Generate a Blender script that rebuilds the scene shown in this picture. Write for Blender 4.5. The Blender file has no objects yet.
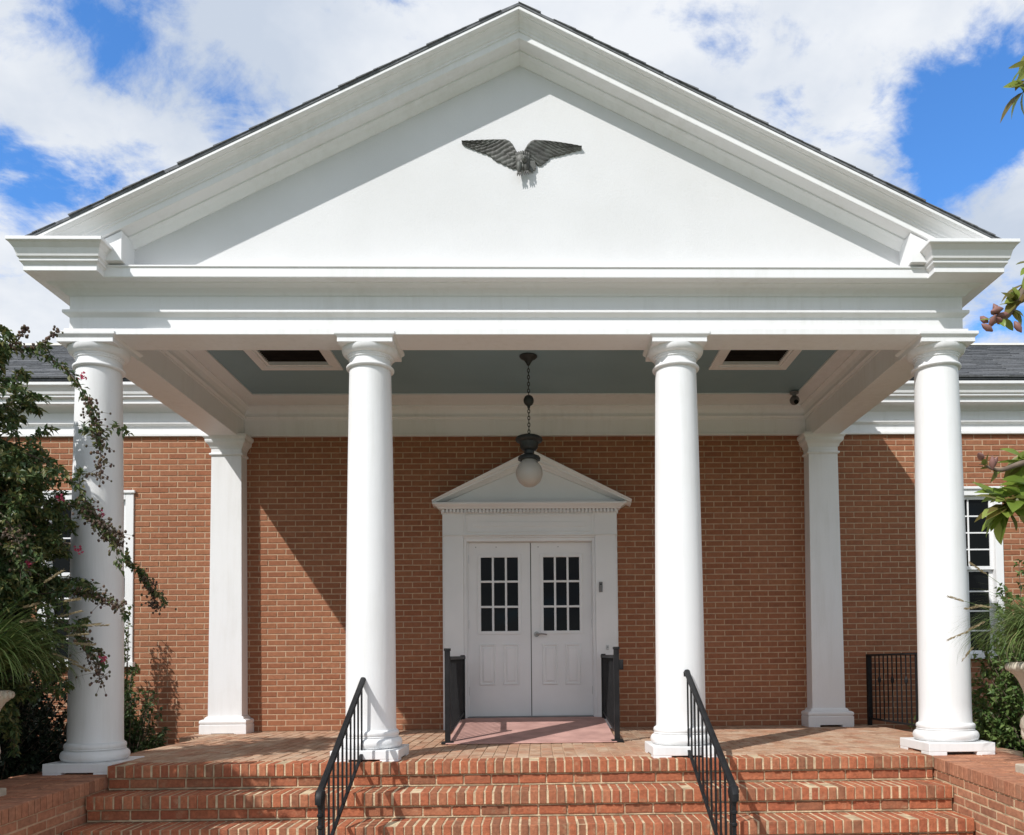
import bpy, bmesh, math, random
from mathutils import Vector, Matrix
rnd = random.Random(11)
R = math.radians
SC = bpy.context.scene
COL = SC.collection

# ------------------------------------------------------------------ camera
yaw, pitch, roll = .0247, .0352, -.0099
cam_d = bpy.data.cameras.new('camera'); cam = bpy.data.objects.new('camera', cam_d); COL.objects.link(cam)
cam_d.sensor_width = 36; cam_d.lens = 822.49 / 1024 * 36
cam_d.shift_x = (512 - 558.96) / 1024; cam_d.shift_y = (636.67 - 417.5) / 1024
cam_d.clip_start = .05; cam_d.clip_end = 3000
r0 = Vector((math.cos(yaw), -math.sin(yaw), 0)); f0 = Vector((math.sin(yaw), math.cos(yaw), 0)); zz = Vector((0, 0, 1))
fwd = f0 * math.cos(pitch) + zz * math.sin(pitch); up0 = -f0 * math.sin(pitch) + zz * math.cos(pitch)
cr, sr = math.cos(roll), math.sin(roll)
ri = r0 * cr + up0 * sr; up = -r0 * sr + up0 * cr
m = Matrix((ri, up, -fwd)).transposed().to_4x4(); m.translation = (.1129, -6.8779, .7465)
cam.matrix_world = m
SC.camera = cam

# ------------------------------------------------------------------ light, sky, exposure
SUN = Vector((.84, 1.0, -1.26)).normalized()
sd = bpy.data.lights.new('sun', 'SUN'); sd.energy = 4.2; sd.angle = R(.53); sd.color = (1, .975, .94)
so = bpy.data.objects.new('sun', sd); COL.objects.link(so); so.rotation_euler = SUN.to_track_quat('-Z', 'Y').to_euler()
so.location = (-20, -25, 30)
W = bpy.data.worlds.new('World'); SC.world = W; W.use_nodes = True
wt = W.node_tree; wn = wt.nodes; wn.clear()
def N(t, typ, **kw):
    n = t.nodes.new(typ)
    for k, v in kw.items():
        if k.startswith('i_'): n.inputs[k[2:]].default_value = v
        else: setattr(n, k, v)
    return n
def build_world():
    L = wt.links.new
    out = N(wt, 'ShaderNodeOutputWorld'); bg = N(wt, 'ShaderNodeBackground'); bg.inputs['Strength'].default_value = .148
    L(bg.outputs[0], out.inputs[0])
    sky = N(wt, 'ShaderNodeTexSky', sky_type='NISHITA', sun_disc=False)
    sky.sun_elevation = math.asin(-SUN.z); sky.sun_rotation = math.atan2(-SUN.x, -SUN.y)
    sky.air_density = 1.0; sky.dust_density = .35; sky.ozone_density = 2.2
    tint = N(wt, 'ShaderNodeMix', data_type='RGBA', blend_type='MULTIPLY'); tint.inputs[0].default_value = 1
    tint.inputs[7].default_value = (.66, 1.18, 1.70, 1)
    L(sky.outputs[0], tint.inputs[6])
    tc = N(wt, 'ShaderNodeTexCoord')
    sep = N(wt, 'ShaderNodeSeparateXYZ'); L(tc.outputs['Generated'], sep.inputs[0])
    def M(op, a, b=None):
        n = N(wt, 'ShaderNodeMath', operation=op)
        for i, x in enumerate((a, b)):
            if x is None: continue
            if isinstance(x, (int, float)): n.inputs[i].default_value = x
            else: L(x, n.inputs[i])
        return n.outputs[0]
    zc = M('ADD', M('MAXIMUM', sep.outputs[2], 0.0), .35)
    comb = N(wt, 'ShaderNodeCombineXYZ')
    L(M('DIVIDE', sep.outputs[0], zc), comb.inputs[0]); L(M('DIVIDE', sep.outputs[1], zc), comb.inputs[1])
    n1 = N(wt, 'ShaderNodeTexNoise'); n1.inputs['Scale'].default_value = 3.1; n1.inputs['Detail'].default_value = 9; n1.inputs['Roughness'].default_value = .63
    n1.inputs['Distortion'].default_value = .35
    L(comb.outputs[0], n1.inputs['Vector'])
    n3 = N(wt, 'ShaderNodeTexNoise'); n3.inputs['Scale'].default_value = 9.5; n3.inputs['Detail'].default_value = 8; n3.inputs['Roughness'].default_value = .62; n3.inputs['Distortion'].default_value = .8
    L(comb.outputs[0], n3.inputs['Vector'])
    cov = M('ADD', M('ADD', n1.outputs[0], -.025), M('MULTIPLY', n3.outputs[0], .34))
    # clear patches between the clouds, each a direction in the sky
    for d, rad, amt in [((-.37, .73, .574), .085, .25), ((-.42, .787, .452), .065, .20), ((-.486, .758, .435), .06, .19), ((-.29, .788, .543), .06, .13),
                        ((.412, .755, .51), .105, .25), ((.43, .73, .53), .07, .12), ((.40, .79, .465), .06, .14)]:
        v = Vector(d).normalized()
        dn = N(wt, 'ShaderNodeVectorMath', operation='DISTANCE'); dn.inputs[1].default_value = v; L(tc.outputs['Generated'], dn.inputs[0])
        mr = N(wt, 'ShaderNodeMapRange', interpolation_type='SMOOTHSTEP'); L(dn.outputs['Value'], mr.inputs[0])
        mr.inputs[1].default_value = 0; mr.inputs[2].default_value = rad * 1.5; mr.inputs[3].default_value = amt; mr.inputs[4].default_value = 0
        cov = M('SUBTRACT', cov, mr.outputs[0])
    cr_ = N(wt, 'ShaderNodeMapRange', interpolation_type='SMOOTHSTEP'); L(cov, cr_.inputs[0])
    cr_.inputs[1].default_value = .425; cr_.inputs[2].default_value = .60
    n2 = N(wt, 'ShaderNodeTexNoise'); n2.inputs['Scale'].default_value = 3.6; n2.inputs['Detail'].default_value = 6; n2.inputs['Roughness'].default_value = .55
    off = N(wt, 'ShaderNodeVectorMath', operation='ADD'); off.inputs[1].default_value = (.13, .21, 3.7); L(comb.outputs[0], off.inputs[0]); L(off.outputs[0], n2.inputs['Vector'])
    ccol = N(wt, 'ShaderNodeValToRGB'); L(n2.outputs[0], ccol.inputs[0])
    e = ccol.color_ramp.elements; e[0].position = .40; e[0].color = (4.0, 4.5, 5.3, 1); e[1].position = .67; e[1].color = (6.0, 6.2, 6.5, 1)
    mix = N(wt, 'ShaderNodeMix', data_type='RGBA'); L(cr_.outputs[0], mix.inputs[0]); L(tint.outputs[2], mix.inputs[6]); L(ccol.outputs[0], mix.inputs[7])
    L(mix.outputs[2], bg.inputs[0])
build_world()
vs = SC.view_settings; SC.display_settings.display_device = 'sRGB'
vs.view_transform = 'Standard'; vs.look = 'None'; vs.gamma = 1; vs.exposure = 0.0; vs.use_curve_mapping = False

# ------------------------------------------------------------------ materials
def base_mat(name, color=(.8, .8, .8), rough=.6, metal=0, spec=.5):
    mt = bpy.data.materials.new(name); mt.use_nodes = True
    b = mt.node_tree.nodes['Principled BSDF']
    b.inputs['Base Color'].default_value = (*color, 1); b.inputs['Roughness'].default_value = rough; b.inputs['Metallic'].default_value = metal
    b.inputs['Specular IOR Level'].default_value = spec
    return mt, mt.node_tree, b
def noise_mat(name, c1, c2, scale=6, rough=.6, bump=.0, bscale=40, metal=0, detail=6, lo=.35, hi=.65, spec=.5, stretch=None):
    mt, t, b = base_mat(name, c1, rough, metal, spec); L = t.links.new
    tc = N(t, 'ShaderNodeTexCoord'); src = tc.outputs['Object']
    if stretch:
        mp = N(t, 'ShaderNodeMapping'); mp.inputs['Scale'].default_value = stretch; L(src, mp.inputs[0]); src = mp.outputs[0]
    n = N(t, 'ShaderNodeTexNoise', i_Scale=scale, i_Detail=detail); L(src, n.inputs['Vector'])
    r = N(t, 'ShaderNodeValToRGB'); L(n.outputs[0], r.inputs[0]); e = r.color_ramp.elements
    e[0].position = lo; e[0].color = (*c1, 1); e[1].position = hi; e[1].color = (*c2, 1)
    L(r.outputs[0], b.inputs['Base Color'])
    if bump:
        n2 = N(t, 'ShaderNodeTexNoise', i_Scale=bscale, i_Detail=5); L(tc.outputs['Object'], n2.inputs['Vector'])
        bp = N(t, 'ShaderNodeBump', i_Strength=bump, i_Distance=.01); L(n2.outputs[0], bp.inputs['Height']); L(bp.outputs[0], b.inputs['Normal'])
    return mt
def paint_mat(name, col, grime, amt=.35, rough=.5, bump=.08, spec=.3):
    mt, t, b = base_mat(name, col, rough, 0, spec); L = t.links.new
    tc = N(t, 'ShaderNodeTexCoord'); mp = N(t, 'ShaderNodeMapping'); mp.inputs['Scale'].default_value = (9, 9, .9); L(tc.outputs['Object'], mp.inputs[0])
    n1 = N(t, 'ShaderNodeTexNoise', i_Scale=1.6, i_Detail=8, i_Roughness=.65); L(mp.outputs[0], n1.inputs['Vector'])
    n2 = N(t, 'ShaderNodeTexNoise', i_Scale=1.1, i_Detail=6, i_Roughness=.6); L(tc.outputs['Object'], n2.inputs['Vector'])
    a = N(t, 'ShaderNodeMath', operation='ADD'); L(n1.outputs[0], a.inputs[0]); L(n2.outputs[0], a.inputs[1])
    mr = N(t, 'ShaderNodeMapRange', interpolation_type='SMOOTHSTEP'); L(a.outputs[0], mr.inputs[0]); mr.inputs[1].default_value = .92; mr.inputs[2].default_value = 1.35; mr.inputs[4].default_value = amt
    n3 = N(t, 'ShaderNodeTexNoise', i_Scale=60, i_Detail=3); L(tc.outputs['Object'], n3.inputs['Vector'])
    m3 = N(t, 'ShaderNodeMapRange', interpolation_type='SMOOTHSTEP'); L(n3.outputs[0], m3.inputs[0]); m3.inputs[1].default_value = .70; m3.inputs[2].default_value = .78; m3.inputs[4].default_value = .5
    mx = N(t, 'ShaderNodeMath', operation='MAXIMUM'); L(mr.outputs[0], mx.inputs[0]); L(m3.outputs[0], mx.inputs[1])
    m4 = N(t, 'ShaderNodeMix', data_type='RGBA'); L(mx.outputs[0], m4.inputs[0]); m4.inputs[6].default_value = (*col, 1); m4.inputs[7].default_value = (*grime, 1)
    L(m4.outputs[2], b.inputs['Base Color'])
    nb = N(t, 'ShaderNodeTexNoise', i_Scale=50, i_Detail=5); L(mp.outputs[0], nb.inputs['Vector']); nb.inputs['Scale'].default_value = 7
    bp = N(t, 'ShaderNodeBump', i_Strength=bump * 2, i_Distance=.008); L(nb.outputs[0], bp.inputs['Height']); L(bp.outputs[0], b.inputs['Normal'])
    return mt
def island_mat(name, cols, mottle=.25, mscale=18, rough=.9, bump=.4, bscale=90, stain=None):
    """each brick (mesh island) picks its own colour, plus a fine mottling"""
    mt, t, b = base_mat(name, cols[0], rough, 0, .3); L = t.links.new
    g = N(t, 'ShaderNodeNewGeometry'); r = N(t, 'ShaderNodeValToRGB'); L(g.outputs['Random Per Island'], r.inputs[0])
    e = r.color_ramp.elements; r.color_ramp.interpolation = 'LINEAR'
    while len(e) < len(cols): e.new(.5)
    for i, c in enumerate(cols): e[i].position = i / (len(cols) - 1); e[i].color = (*c, 1)
    tc = N(t, 'ShaderNodeTexCoord')
    n = N(t, 'ShaderNodeTexNoise', i_Scale=mscale, i_Detail=7, i_Roughness=.65); L(tc.outputs['Object'], n.inputs['Vector'])
    mr = N(t, 'ShaderNodeMapRange'); L(n.outputs[0], mr.inputs[0]); mr.inputs[1].default_value = .3; mr.inputs[2].default_value = .7
    mr.inputs[3].default_value = 1 - mottle; mr.inputs[4].default_value = 1 + mottle
    mx = N(t, 'ShaderNodeMix', data_type='RGBA', blend_type='MULTIPLY'); mx.inputs[0].default_value = 1
    L(r.outputs[0], mx.inputs[6]); L(mr.outputs[0], mx.inputs[7])
    last = mx.outputs[2]
    if stain:
        c, sc, lo, hi, amt = stain
        n3 = N(t, 'ShaderNodeTexNoise', i_Scale=sc, i_Detail=6, i_Roughness=.7); L(tc.outputs['Object'], n3.inputs['Vector'])
        m3 = N(t, 'ShaderNodeMapRange', interpolation_type='SMOOTHSTEP'); L(n3.outputs[0], m3.inputs[0])
        m3.inputs[1].default_value = lo; m3.inputs[2].default_value = hi; m3.inputs[4].default_value = amt
        m4 = N(t, 'ShaderNodeMix', data_type='RGBA'); L(m3.outputs[0], m4.inputs[0]); L(last, m4.inputs[6]); m4.inputs[7].default_value = (*c, 1); last = m4.outputs[2]
    L(last, b.inputs['Base Color'])
    n2 = N(t, 'ShaderNodeTexNoise', i_Scale=bscale, i_Detail=6); L(tc.outputs['Object'], n2.inputs['Vector'])
    bp = N(t, 'ShaderNodeBump', i_Strength=bump, i_Distance=.006); L(n2.outputs[0], bp.inputs['Height']); L(bp.outputs[0], b.inputs['Normal'])
    return mt
def leaf_mat(name, cols, trans=.25, rough=.5):
    mt, t, b = base_mat(name, cols[0], rough, 0, .35); L = t.links.new
    g = N(t, 'ShaderNodeNewGeometry'); r = N(t, 'ShaderNodeValToRGB'); L(g.outputs['Random Per Island'], r.inputs[0])
    e = r.color_ramp.elements
    while len(e) < len(cols): e.new(.5)
    for i, c in enumerate(cols): e[i].position = i / (len(cols) - 1); e[i].color = (*c, 1)
    L(r.outputs[0], b.inputs['Base Color'])
    tr = N(t, 'ShaderNodeBsdfTranslucent'); L(r.outputs[0], tr.inputs[0])
    mx = N(t, 'ShaderNodeMixShader'); mx.inputs[0].default_value = trans
    out = t.nodes['Material Output']; L(b.outputs[0], mx.inputs[1]); L(tr.outputs[0], mx.inputs[2]); L(mx.outputs[0], out.inputs[0])
    return mt
WHITE = paint_mat('white_paint', (.81, .81, .81), (.64, .63, .60), .38, .45, .05)
STUCCO = noise_mat('white_stucco', (.72, .72, .725), (.675, .675, .675), 1.3, .8, .25, 120, detail=9, spec=.2)
COLW = paint_mat('column_paint', (.81, .81, .81), (.64, .63, .60), .36, .5, .07)
DOORW = noise_mat('door_paint', (.84, .845, .84), (.79, .795, .79), 2, .4, .02, 60)
BLUE = noise_mat('ceiling_blue_paint', (.25, .36, .40), (.22, .325, .365), 1.5, .6, .03, 50)
BRICK = island_mat('wall_brick', [(.285, .112, .058), (.315, .130, .067), (.29, .112, .057), (.335, .144, .077), (.300, .124, .065), (.32, .135, .067), (.265, .103, .054), (.305, .122, .061)], .16, 26, .9, .5, 120, stain=((.40, .22, .13), 1.1, .52, .75, .12))
STEPB = island_mat('step_brick', [(.35, .112, .055), (.40, .138, .068), (.33, .102, .052), (.30, .102, .053), (.43, .165, .085), (.25, .108, .060), (.39, .13, .063), (.36, .12, .058)], .30, 34, .85, .8, 110,
                   stain=((.50, .36, .22), 9, .54, .76, .5))
PAVE = island_mat('paving_brick', [(.38, .215, .135), (.45, .275, .175), (.34, .18, .11), (.50, .34, .23), (.40, .23, .15), (.43, .22, .135)], .24, 22, .85, .5, 100,
                  stain=((.58, .47, .35), 3.2, .44, .70, .65))
CHEEKB = island_mat('cheek_brick', [(.32, .14, .08), (.39, .18, .105), (.35, .15, .088), (.44, .21, .125), (.28, .13, .08)], .25, 26, .88, .5, 110, stain=((.5, .38, .25), 7, .58, .8, .4))
MORT = noise_mat('mortar', (.54, .37, .24), (.43, .285, .19), 14, .95, .5, 150)
MORTL = noise_mat('pale_mortar', (.68, .54, .35), (.36, .27, .17), 9, .95, .9, 90, lo=.38, hi=.66)
PINK = noise_mat('pink_ramp_paint', (.60, .35, .30), (.44, .25, .215), 5, .8, .5, 160, detail=10)
BLACK = noise_mat('black_iron', (.010, .010, .011), (.018, .018, .019), 12, .5, .15, 90, 0, spec=.22)
IRON2 = noise_mat('dark_bronze_iron', (.022, .026, .026), (.045, .05, .048), 12, .5, .2, 70, .4)
SHING = island_mat('roof_shingle', [(.13, .135, .145), (.18, .185, .195), (.155, .16, .17), (.21, .213, .22)], .3, 30, .95, .6, 200)
GLASS, _t, _b = base_mat('dark_glass', (.005, .006, .006), .04, 0, .12)
FROST, _t, _b = base_mat('milk_glass', (.46, .435, .39), .35, 0, .5)
_b.inputs['Subsurface Weight'].default_value = .3; _b.inputs['Subsurface Radius'].default_value = (.05, .05, .05)
STEEL, _t, _b = base_mat('brushed_steel', (.55, .55, .54), .3, 1)
GREY = noise_mat('grey_plastic', (.22, .22, .22), (.17, .17, .17), 10, .5)
DARKG = noise_mat('dark_grille_and_gaps', (.035, .028, .024), (.05, .04, .035), 10, .7)
BRONZE = noise_mat('weathered_bronze', (.075, .073, .066), (.16, .165, .15), 14, .55, .15, 60, .1, lo=.42, hi=.8)
STONE = noise_mat('cast_stone', (.60, .54, .44), (.44, .38, .30), 7, .85, .5, 70)
BARK = noise_mat('bark', (.20, .15, .11), (.11, .08, .06), 12, .9, .5, 40, stretch=(1, 1, .2))
SOIL = noise_mat('mulch', (.035, .024, .016), (.07, .048, .032), 30, 1, .9, 60)
LAWN = noise_mat('lawn', (.05, .085, .025), (.085, .12, .04), 3, 1, .6, 120)
WALK = noise_mat('concrete', (.42, .40, .36), (.34, .32, .29), 5, .9, .3, 120)
MYRT = leaf_mat('myrtle_leaf', [(.05, .085, .03), (.08, .13, .042), (.06, .10, .045), (.13, .17, .055), (.19, .17, .06), (.065, .105, .035)], .22, .42)
POD = leaf_mat('seed_pod', [(.10, .055, .05), (.16, .10, .06), (.07, .05, .04), (.13, .12, .06)], .1, .6)
PETAL = leaf_mat('pink_petal', [(.55, .06, .13), (.65, .12, .2), (.42, .04, .1)], .3, .6)
SHRUB = leaf_mat('shrub_leaf', [(.06, .115, .035), (.11, .18, .05), (.19, .26, .08), (.08, .14, .04)], .25, .4)
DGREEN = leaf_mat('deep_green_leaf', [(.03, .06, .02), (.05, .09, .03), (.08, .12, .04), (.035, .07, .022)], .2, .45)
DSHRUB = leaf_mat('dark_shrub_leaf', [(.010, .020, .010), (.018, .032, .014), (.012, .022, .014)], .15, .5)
GRASSM = leaf_mat('grass_blade', [(.10, .17, .045), (.15, .24, .065), (.19, .25, .08), (.13, .19, .06), (.26, .26, .11)], .35, .5)
PLUME = leaf_mat('grass_plume', [(.38, .31, .18), (.46, .38, .24), (.32, .25, .14)], .35, .8)
MAGN = leaf_mat('magnolia_leaf', [(.15, .23, .035), (.24, .33, .06), (.34, .40, .10), (.16, .14, .04), (.20, .27, .055), (.20, .11, .05)], .45, .35)
BUD = leaf_mat('magnolia_bud', [(.22, .10, .09), (.28, .14, .12), (.17, .08, .06)], .15, .5)

# ------------------------------------------------------------------ mesh building
class MB:
    def __init__(s): s.v = []; s.f = []
    def add(s, vs, fs):
        o = len(s.v); s.v += [tuple(x) for x in vs]; s.f += [tuple(i + o for i in f) for f in fs]
    def box(s, x0, x1, y0, y1, z0, z1):
        s.add([(x0, y0, z0), (x1, y0, z0), (x1, y1, z0), (x0, y1, z0), (x0, y0, z1), (x1, y0, z1), (x1, y1, z1), (x0, y1, z1)],
              [(0, 3, 2, 1), (4, 5, 6, 7), (0, 1, 5, 4), (1, 2, 6, 5), (2, 3, 7, 6), (3, 0, 4, 7)])
    def hexa(s, p): s.add(p, [(0, 3, 2, 1), (4, 5, 6, 7), (0, 1, 5, 4), (1, 2, 6, 5), (2, 3, 7, 6), (3, 0, 4, 7)])
    def prism_y(s, poly, y0, y1):       # polygon in XZ extruded along Y
        n = len(poly); s.add([(x, y0, z) for x, z in poly] + [(x, y1, z) for x, z in poly],
              [tuple(range(n)), tuple(range(2 * n - 1, n - 1, -1))] + [(i, i + n, (i + 1) % n + n, (i + 1) % n) for i in range(n)])
    def prism_x(s, poly, x0, x1):       # polygon in YZ extruded along X
        n = len(poly); s.add([(x0, y, z) for y, z in poly] + [(x1, y, z) for y, z in poly],
              [tuple(range(n)), tuple(range(2 * n - 1, n - 1, -1))] + [(i, i + n, (i + 1) % n + n, (i + 1) % n) for i in range(n)])
    def prism_z(s, poly, z0, z1):
        n = len(poly); s.add([(x, y, z0) for x, y in poly] + [(x, y, z1) for x, y in poly],
              [tuple(range(n)), tuple(range(2 * n - 1, n - 1, -1))] + [(i, i + n, (i + 1) % n + n, (i + 1) % n) for i in range(n)])
    def rings(s, rings, cap=True, closed=True):
        o = len(s.v); n = len(rings[0])
        for r in rings: s.v += [tuple(p) for p in r]
        for k in range(len(rings) - 1):
            for i in range(n if closed else n - 1):
                j = (i + 1) % n; s.f.append((o + k * n + i, o + k * n + j, o + (k + 1) * n + j, o + (k + 1) * n + i))
        if cap: s.f.append(tuple(o + i for i in range(n))); s.f.append(tuple(o + (len(rings) - 1) * n + i for i in range(n - 1, -1, -1)))
    def lathe(s, prof, c=(0, 0), n=40, cap=True):
        s.rings([[(c[0] + r * math.cos(2 * math.pi * i / n), c[1] + r * math.sin(2 * math.pi * i / n), z) for i in range(n)] for r, z in prof], cap)
    def tube(s, pts, rad, n=8, cap=True):
        pts = [Vector(p) for p in pts]; rr = rad if isinstance(rad, (list, tuple)) else [rad] * len(pts); out = []
        u = None
        for k, p in enumerate(pts):
            t = (pts[min(k + 1, len(pts) - 1)] - pts[max(k - 1, 0)]).normalized()
            if u is None: u = t.orthogonal().normalized()
            u = (u - t * u.dot(t)); u = u.normalized() if u.length > 1e-6 else t.orthogonal().normalized()
            w = t.cross(u)
            out.append([p + (u * math.cos(2 * math.pi * i / n) + w * math.sin(2 * math.pi * i / n)) * rr[k] for i in range(n)])
        s.rings(out, cap)
    def bar(s, a, b, w, h, upv=(0, 0, 1)):
        a = Vector(a); b = Vector(b); t = (b - a).normalized(); u = Vector(upv); sd = t.cross(u).normalized(); u = sd.cross(t)
        q = lambda p, i, j: p + sd * (w / 2 * i) + u * (h / 2 * j)
        s.rings([[q(p, -1, -1), q(p, 1, -1), q(p, 1, 1), q(p, -1, 1)] for p in (a, b)])
    def sphere(s, c, r, n=14, m_=10, sc=(1, 1, 1)):
        prof = [(max(math.sin(math.pi * k / m_), .001), -math.cos(math.pi * k / m_)) for k in range(m_ + 1)]
        s.rings([[(c[0] + r * sc[0] * a * math.cos(2 * math.pi * i / n), c[1] + r * sc[1] * a * math.sin(2 * math.pi * i / n), c[2] + r * sc[2] * z) for i in range(n)] for a, z in prof])
    def loft(s, levels, cx, back):       # levels (half width, front y, z): stacked rectangles against a wall
        s.rings([[(cx - h, fy, z), (cx + h, fy, z), (cx + h, back, z), (cx - h, back, z)] for h, fy, z in levels])
    def sweep(s, path, prof, closed=False, ends=True):
        """path: (x, y, ox, oy) with the outward offset per vertex; prof: (out, z)"""
        r = [[(x + ox * o, y + oy * o, z) for o, z in prof] for x, y, ox, oy in path]
        if closed: r = r + [r[0]]
        s.rings(r, cap=ends and not closed)
    def build(s, name, mat, parent=None, smooth=None, bevel=0, segs=2):
        me = bpy.data.meshes.new(name); me.from_pydata(s.v, [], s.f)
        bm = bmesh.new(); bm.from_mesh(me)
        if len(s.f) < 60000: bmesh.ops.recalc_face_normals(bm, faces=bm.faces)
        bm.to_mesh(me); bm.free()
        if smooth is not None:
            me.shade_smooth(); me.set_sharp_from_angle(angle=R(smooth))
        me.materials.append(mat)
        o = bpy.data.objects.new(name, me); COL.objects.link(o)
        if parent: o.parent = parent
        if bevel:
            b = o.modifiers.new('bevel', 'BEVEL'); b.width = bevel; b.segments = segs; b.limit_method = 'ANGLE'; b.angle_limit = R(40); b.use_clamp_overlap = True
        return o
def tag(o, label=None, cat=None, group=None, kind=None):
    if label: o['label'] = label
    if cat: o['category'] = cat
    if group: o['group'] = group
    if kind: o['kind'] = kind
    return o
def empty(name, loc=(0, 0, 0), **kw):
    o = bpy.data.objects.new(name, None); o.empty_display_size = .2; COL.objects.link(o); o.location = loc
    return tag(o, **kw)
def shift(o, par):                       # meshes are written in world coordinates: keep them there under a placed Empty
    o.parent = par; o.matrix_parent_inverse = Matrix.Translation(par.location).inverted(); return o
def reparent(objs, par):
    for o in objs: shift(o, par)

# ------------------------------------------------------------------ brickwork
def brick_course_wall(mb, x0, x1, z0, z1, y, holes, zb=0.0, pitch=.2135, course=.0677, joint=.0125, depth=.02, cham=.003, jit=.0018):
    """running bond in the plane y (facing -y); every brick an island of its own"""
    k0 = math.floor((z0 - zb) / course); k1 = math.ceil((z1 - zb) / course)
    for k in range(k0, k1):
        a, b = zb + k * course + joint / 2, zb + (k + 1) * course - joint / 2
        a = max(a, z0); b = min(b, z1)
        if b - a < .012: continue
        off = (k % 2) * pitch / 2 + rnd.uniform(-.004, .004)
        i0 = math.floor((x0 - off) / pitch); i1 = math.ceil((x1 - off) / pitch)
        for i in range(i0, i1):
            segs = [(max(i * pitch + off + joint / 2, x0), min((i + 1) * pitch + off - joint / 2, x1))]
            for hx0, hx1, hz0, hz1 in holes:
                if hz0 < (a + b) / 2 < hz1:
                    ns = []
                    for p, q in segs:
                        if q <= hx0 or p >= hx1: ns.append((p, q)); continue
                        if p < hx0: ns.append((p, hx0))
                        if q > hx1: ns.append((hx1, q))
                    segs = ns
            for p, q in segs:
                if q - p < .015: continue
                yo = y + rnd.uniform(-jit, jit); c = cham; zt = rnd.uniform(-.0008, .0008)
                mb.add([(p + c, yo, a + c + zt), (q - c, yo, a + c + zt), (q - c, yo, b - c + zt), (p + c, yo, b - c + zt), (p, yo + c, a), (q, yo + c, a), (q, yo + c, b), (p, yo + c, b),
                        (p, yo + depth, a), (q, yo + depth, a), (q, yo + depth, b), (p, yo + depth, b)],
                       [(0, 1, 2, 3), (0, 4, 5, 1), (1, 5, 6, 2), (2, 6, 7, 3), (3, 7, 4, 0), (4, 8, 9, 5), (5, 9, 10, 6), (6, 10, 11, 7), (7, 11, 8, 4)])

# ================================================================== SETTING
GZ = -.965
g = MB(); g.add([(-400, -400, GZ), (400, -400, GZ), (400, 400, GZ), (-400, 400, GZ)], [(0, 1, 2, 3)]); tag(g.build('ground', LAWN), kind='structure')
g = MB(); g.box(-2.6, 2.9, -30, -1.62, GZ - .1, GZ + .02); tag(g.build('path', WALK), kind='structure')
def bed(x0, x1, y0, y1):
    g = MB(); n = 16; m_ = 10
    vs = [(x0 + (x1 - x0) * i / n, y0 + (y1 - y0) * j / m_, GZ + .03 + (.12 + rnd.uniform(-.02, .05)) * (0 < i < n and 0 < j < m_)) for j in range(m_ + 1) for i in range(n + 1)]
    g.add(vs, [(j * (n + 1) + i, j * (n + 1) + i + 1, (j + 1) * (n + 1) + i + 1, (j + 1) * (n + 1) + i) for j in range(m_) for i in range(n)])
    return tag(g.build('planting_bed', SOIL, smooth=60), kind='structure')
bed(-9, -3.82, -2.6, 2.93); bed(4.14, 9, -2.6, 2.93)

# porch floor: bricks laid in a running bond on a mortar slab
FX0, FX1 = -3.55, 4.13
slab = MB(); slab.box(FX0 + .004, FX1 - .004, -.33 + .22, 2.925, GZ - .05, -.006)
slab.box(-3.84, FX0 + .002, 2.28, 2.925, GZ - .05, -.012)
floor = slab.build('porch_floor', MORT); tag(floor, kind='structure')
pv = MB(); w = .0995; l = .203
ix = 0; x = FX0
while x < FX1 - .02:
    x2 = min(x + w - .009, FX1)
    y = -.115 - (ix % 2) * (l / 2) + .0
    while y < 2.92:
        a, b = max(y, -.115), min(y + l - .009, 2.92)
        if b - a > .03:
            dz = rnd.uniform(-.0022, .0022)
            pv.box(x, x2, a, b, -.05, dz)
        y += l
    x += w; ix += 1
for i in range(3):
    pv.box(-3.84 + i * .1, -3.84 + i * .1 + .088, 2.285, 2.60, -.05, .0); pv.box(-3.84 + i * .1, -3.84 + i * .1 + .088, 2.612, 2.92, -.05, .0)
po = pv.build('paving_bricks', PAVE, floor, bevel=.003, segs=1)
tag(po, kind='structure')
# side faces of the porch slab in brick
# (seen at the left end, next to the shrubs)

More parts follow.
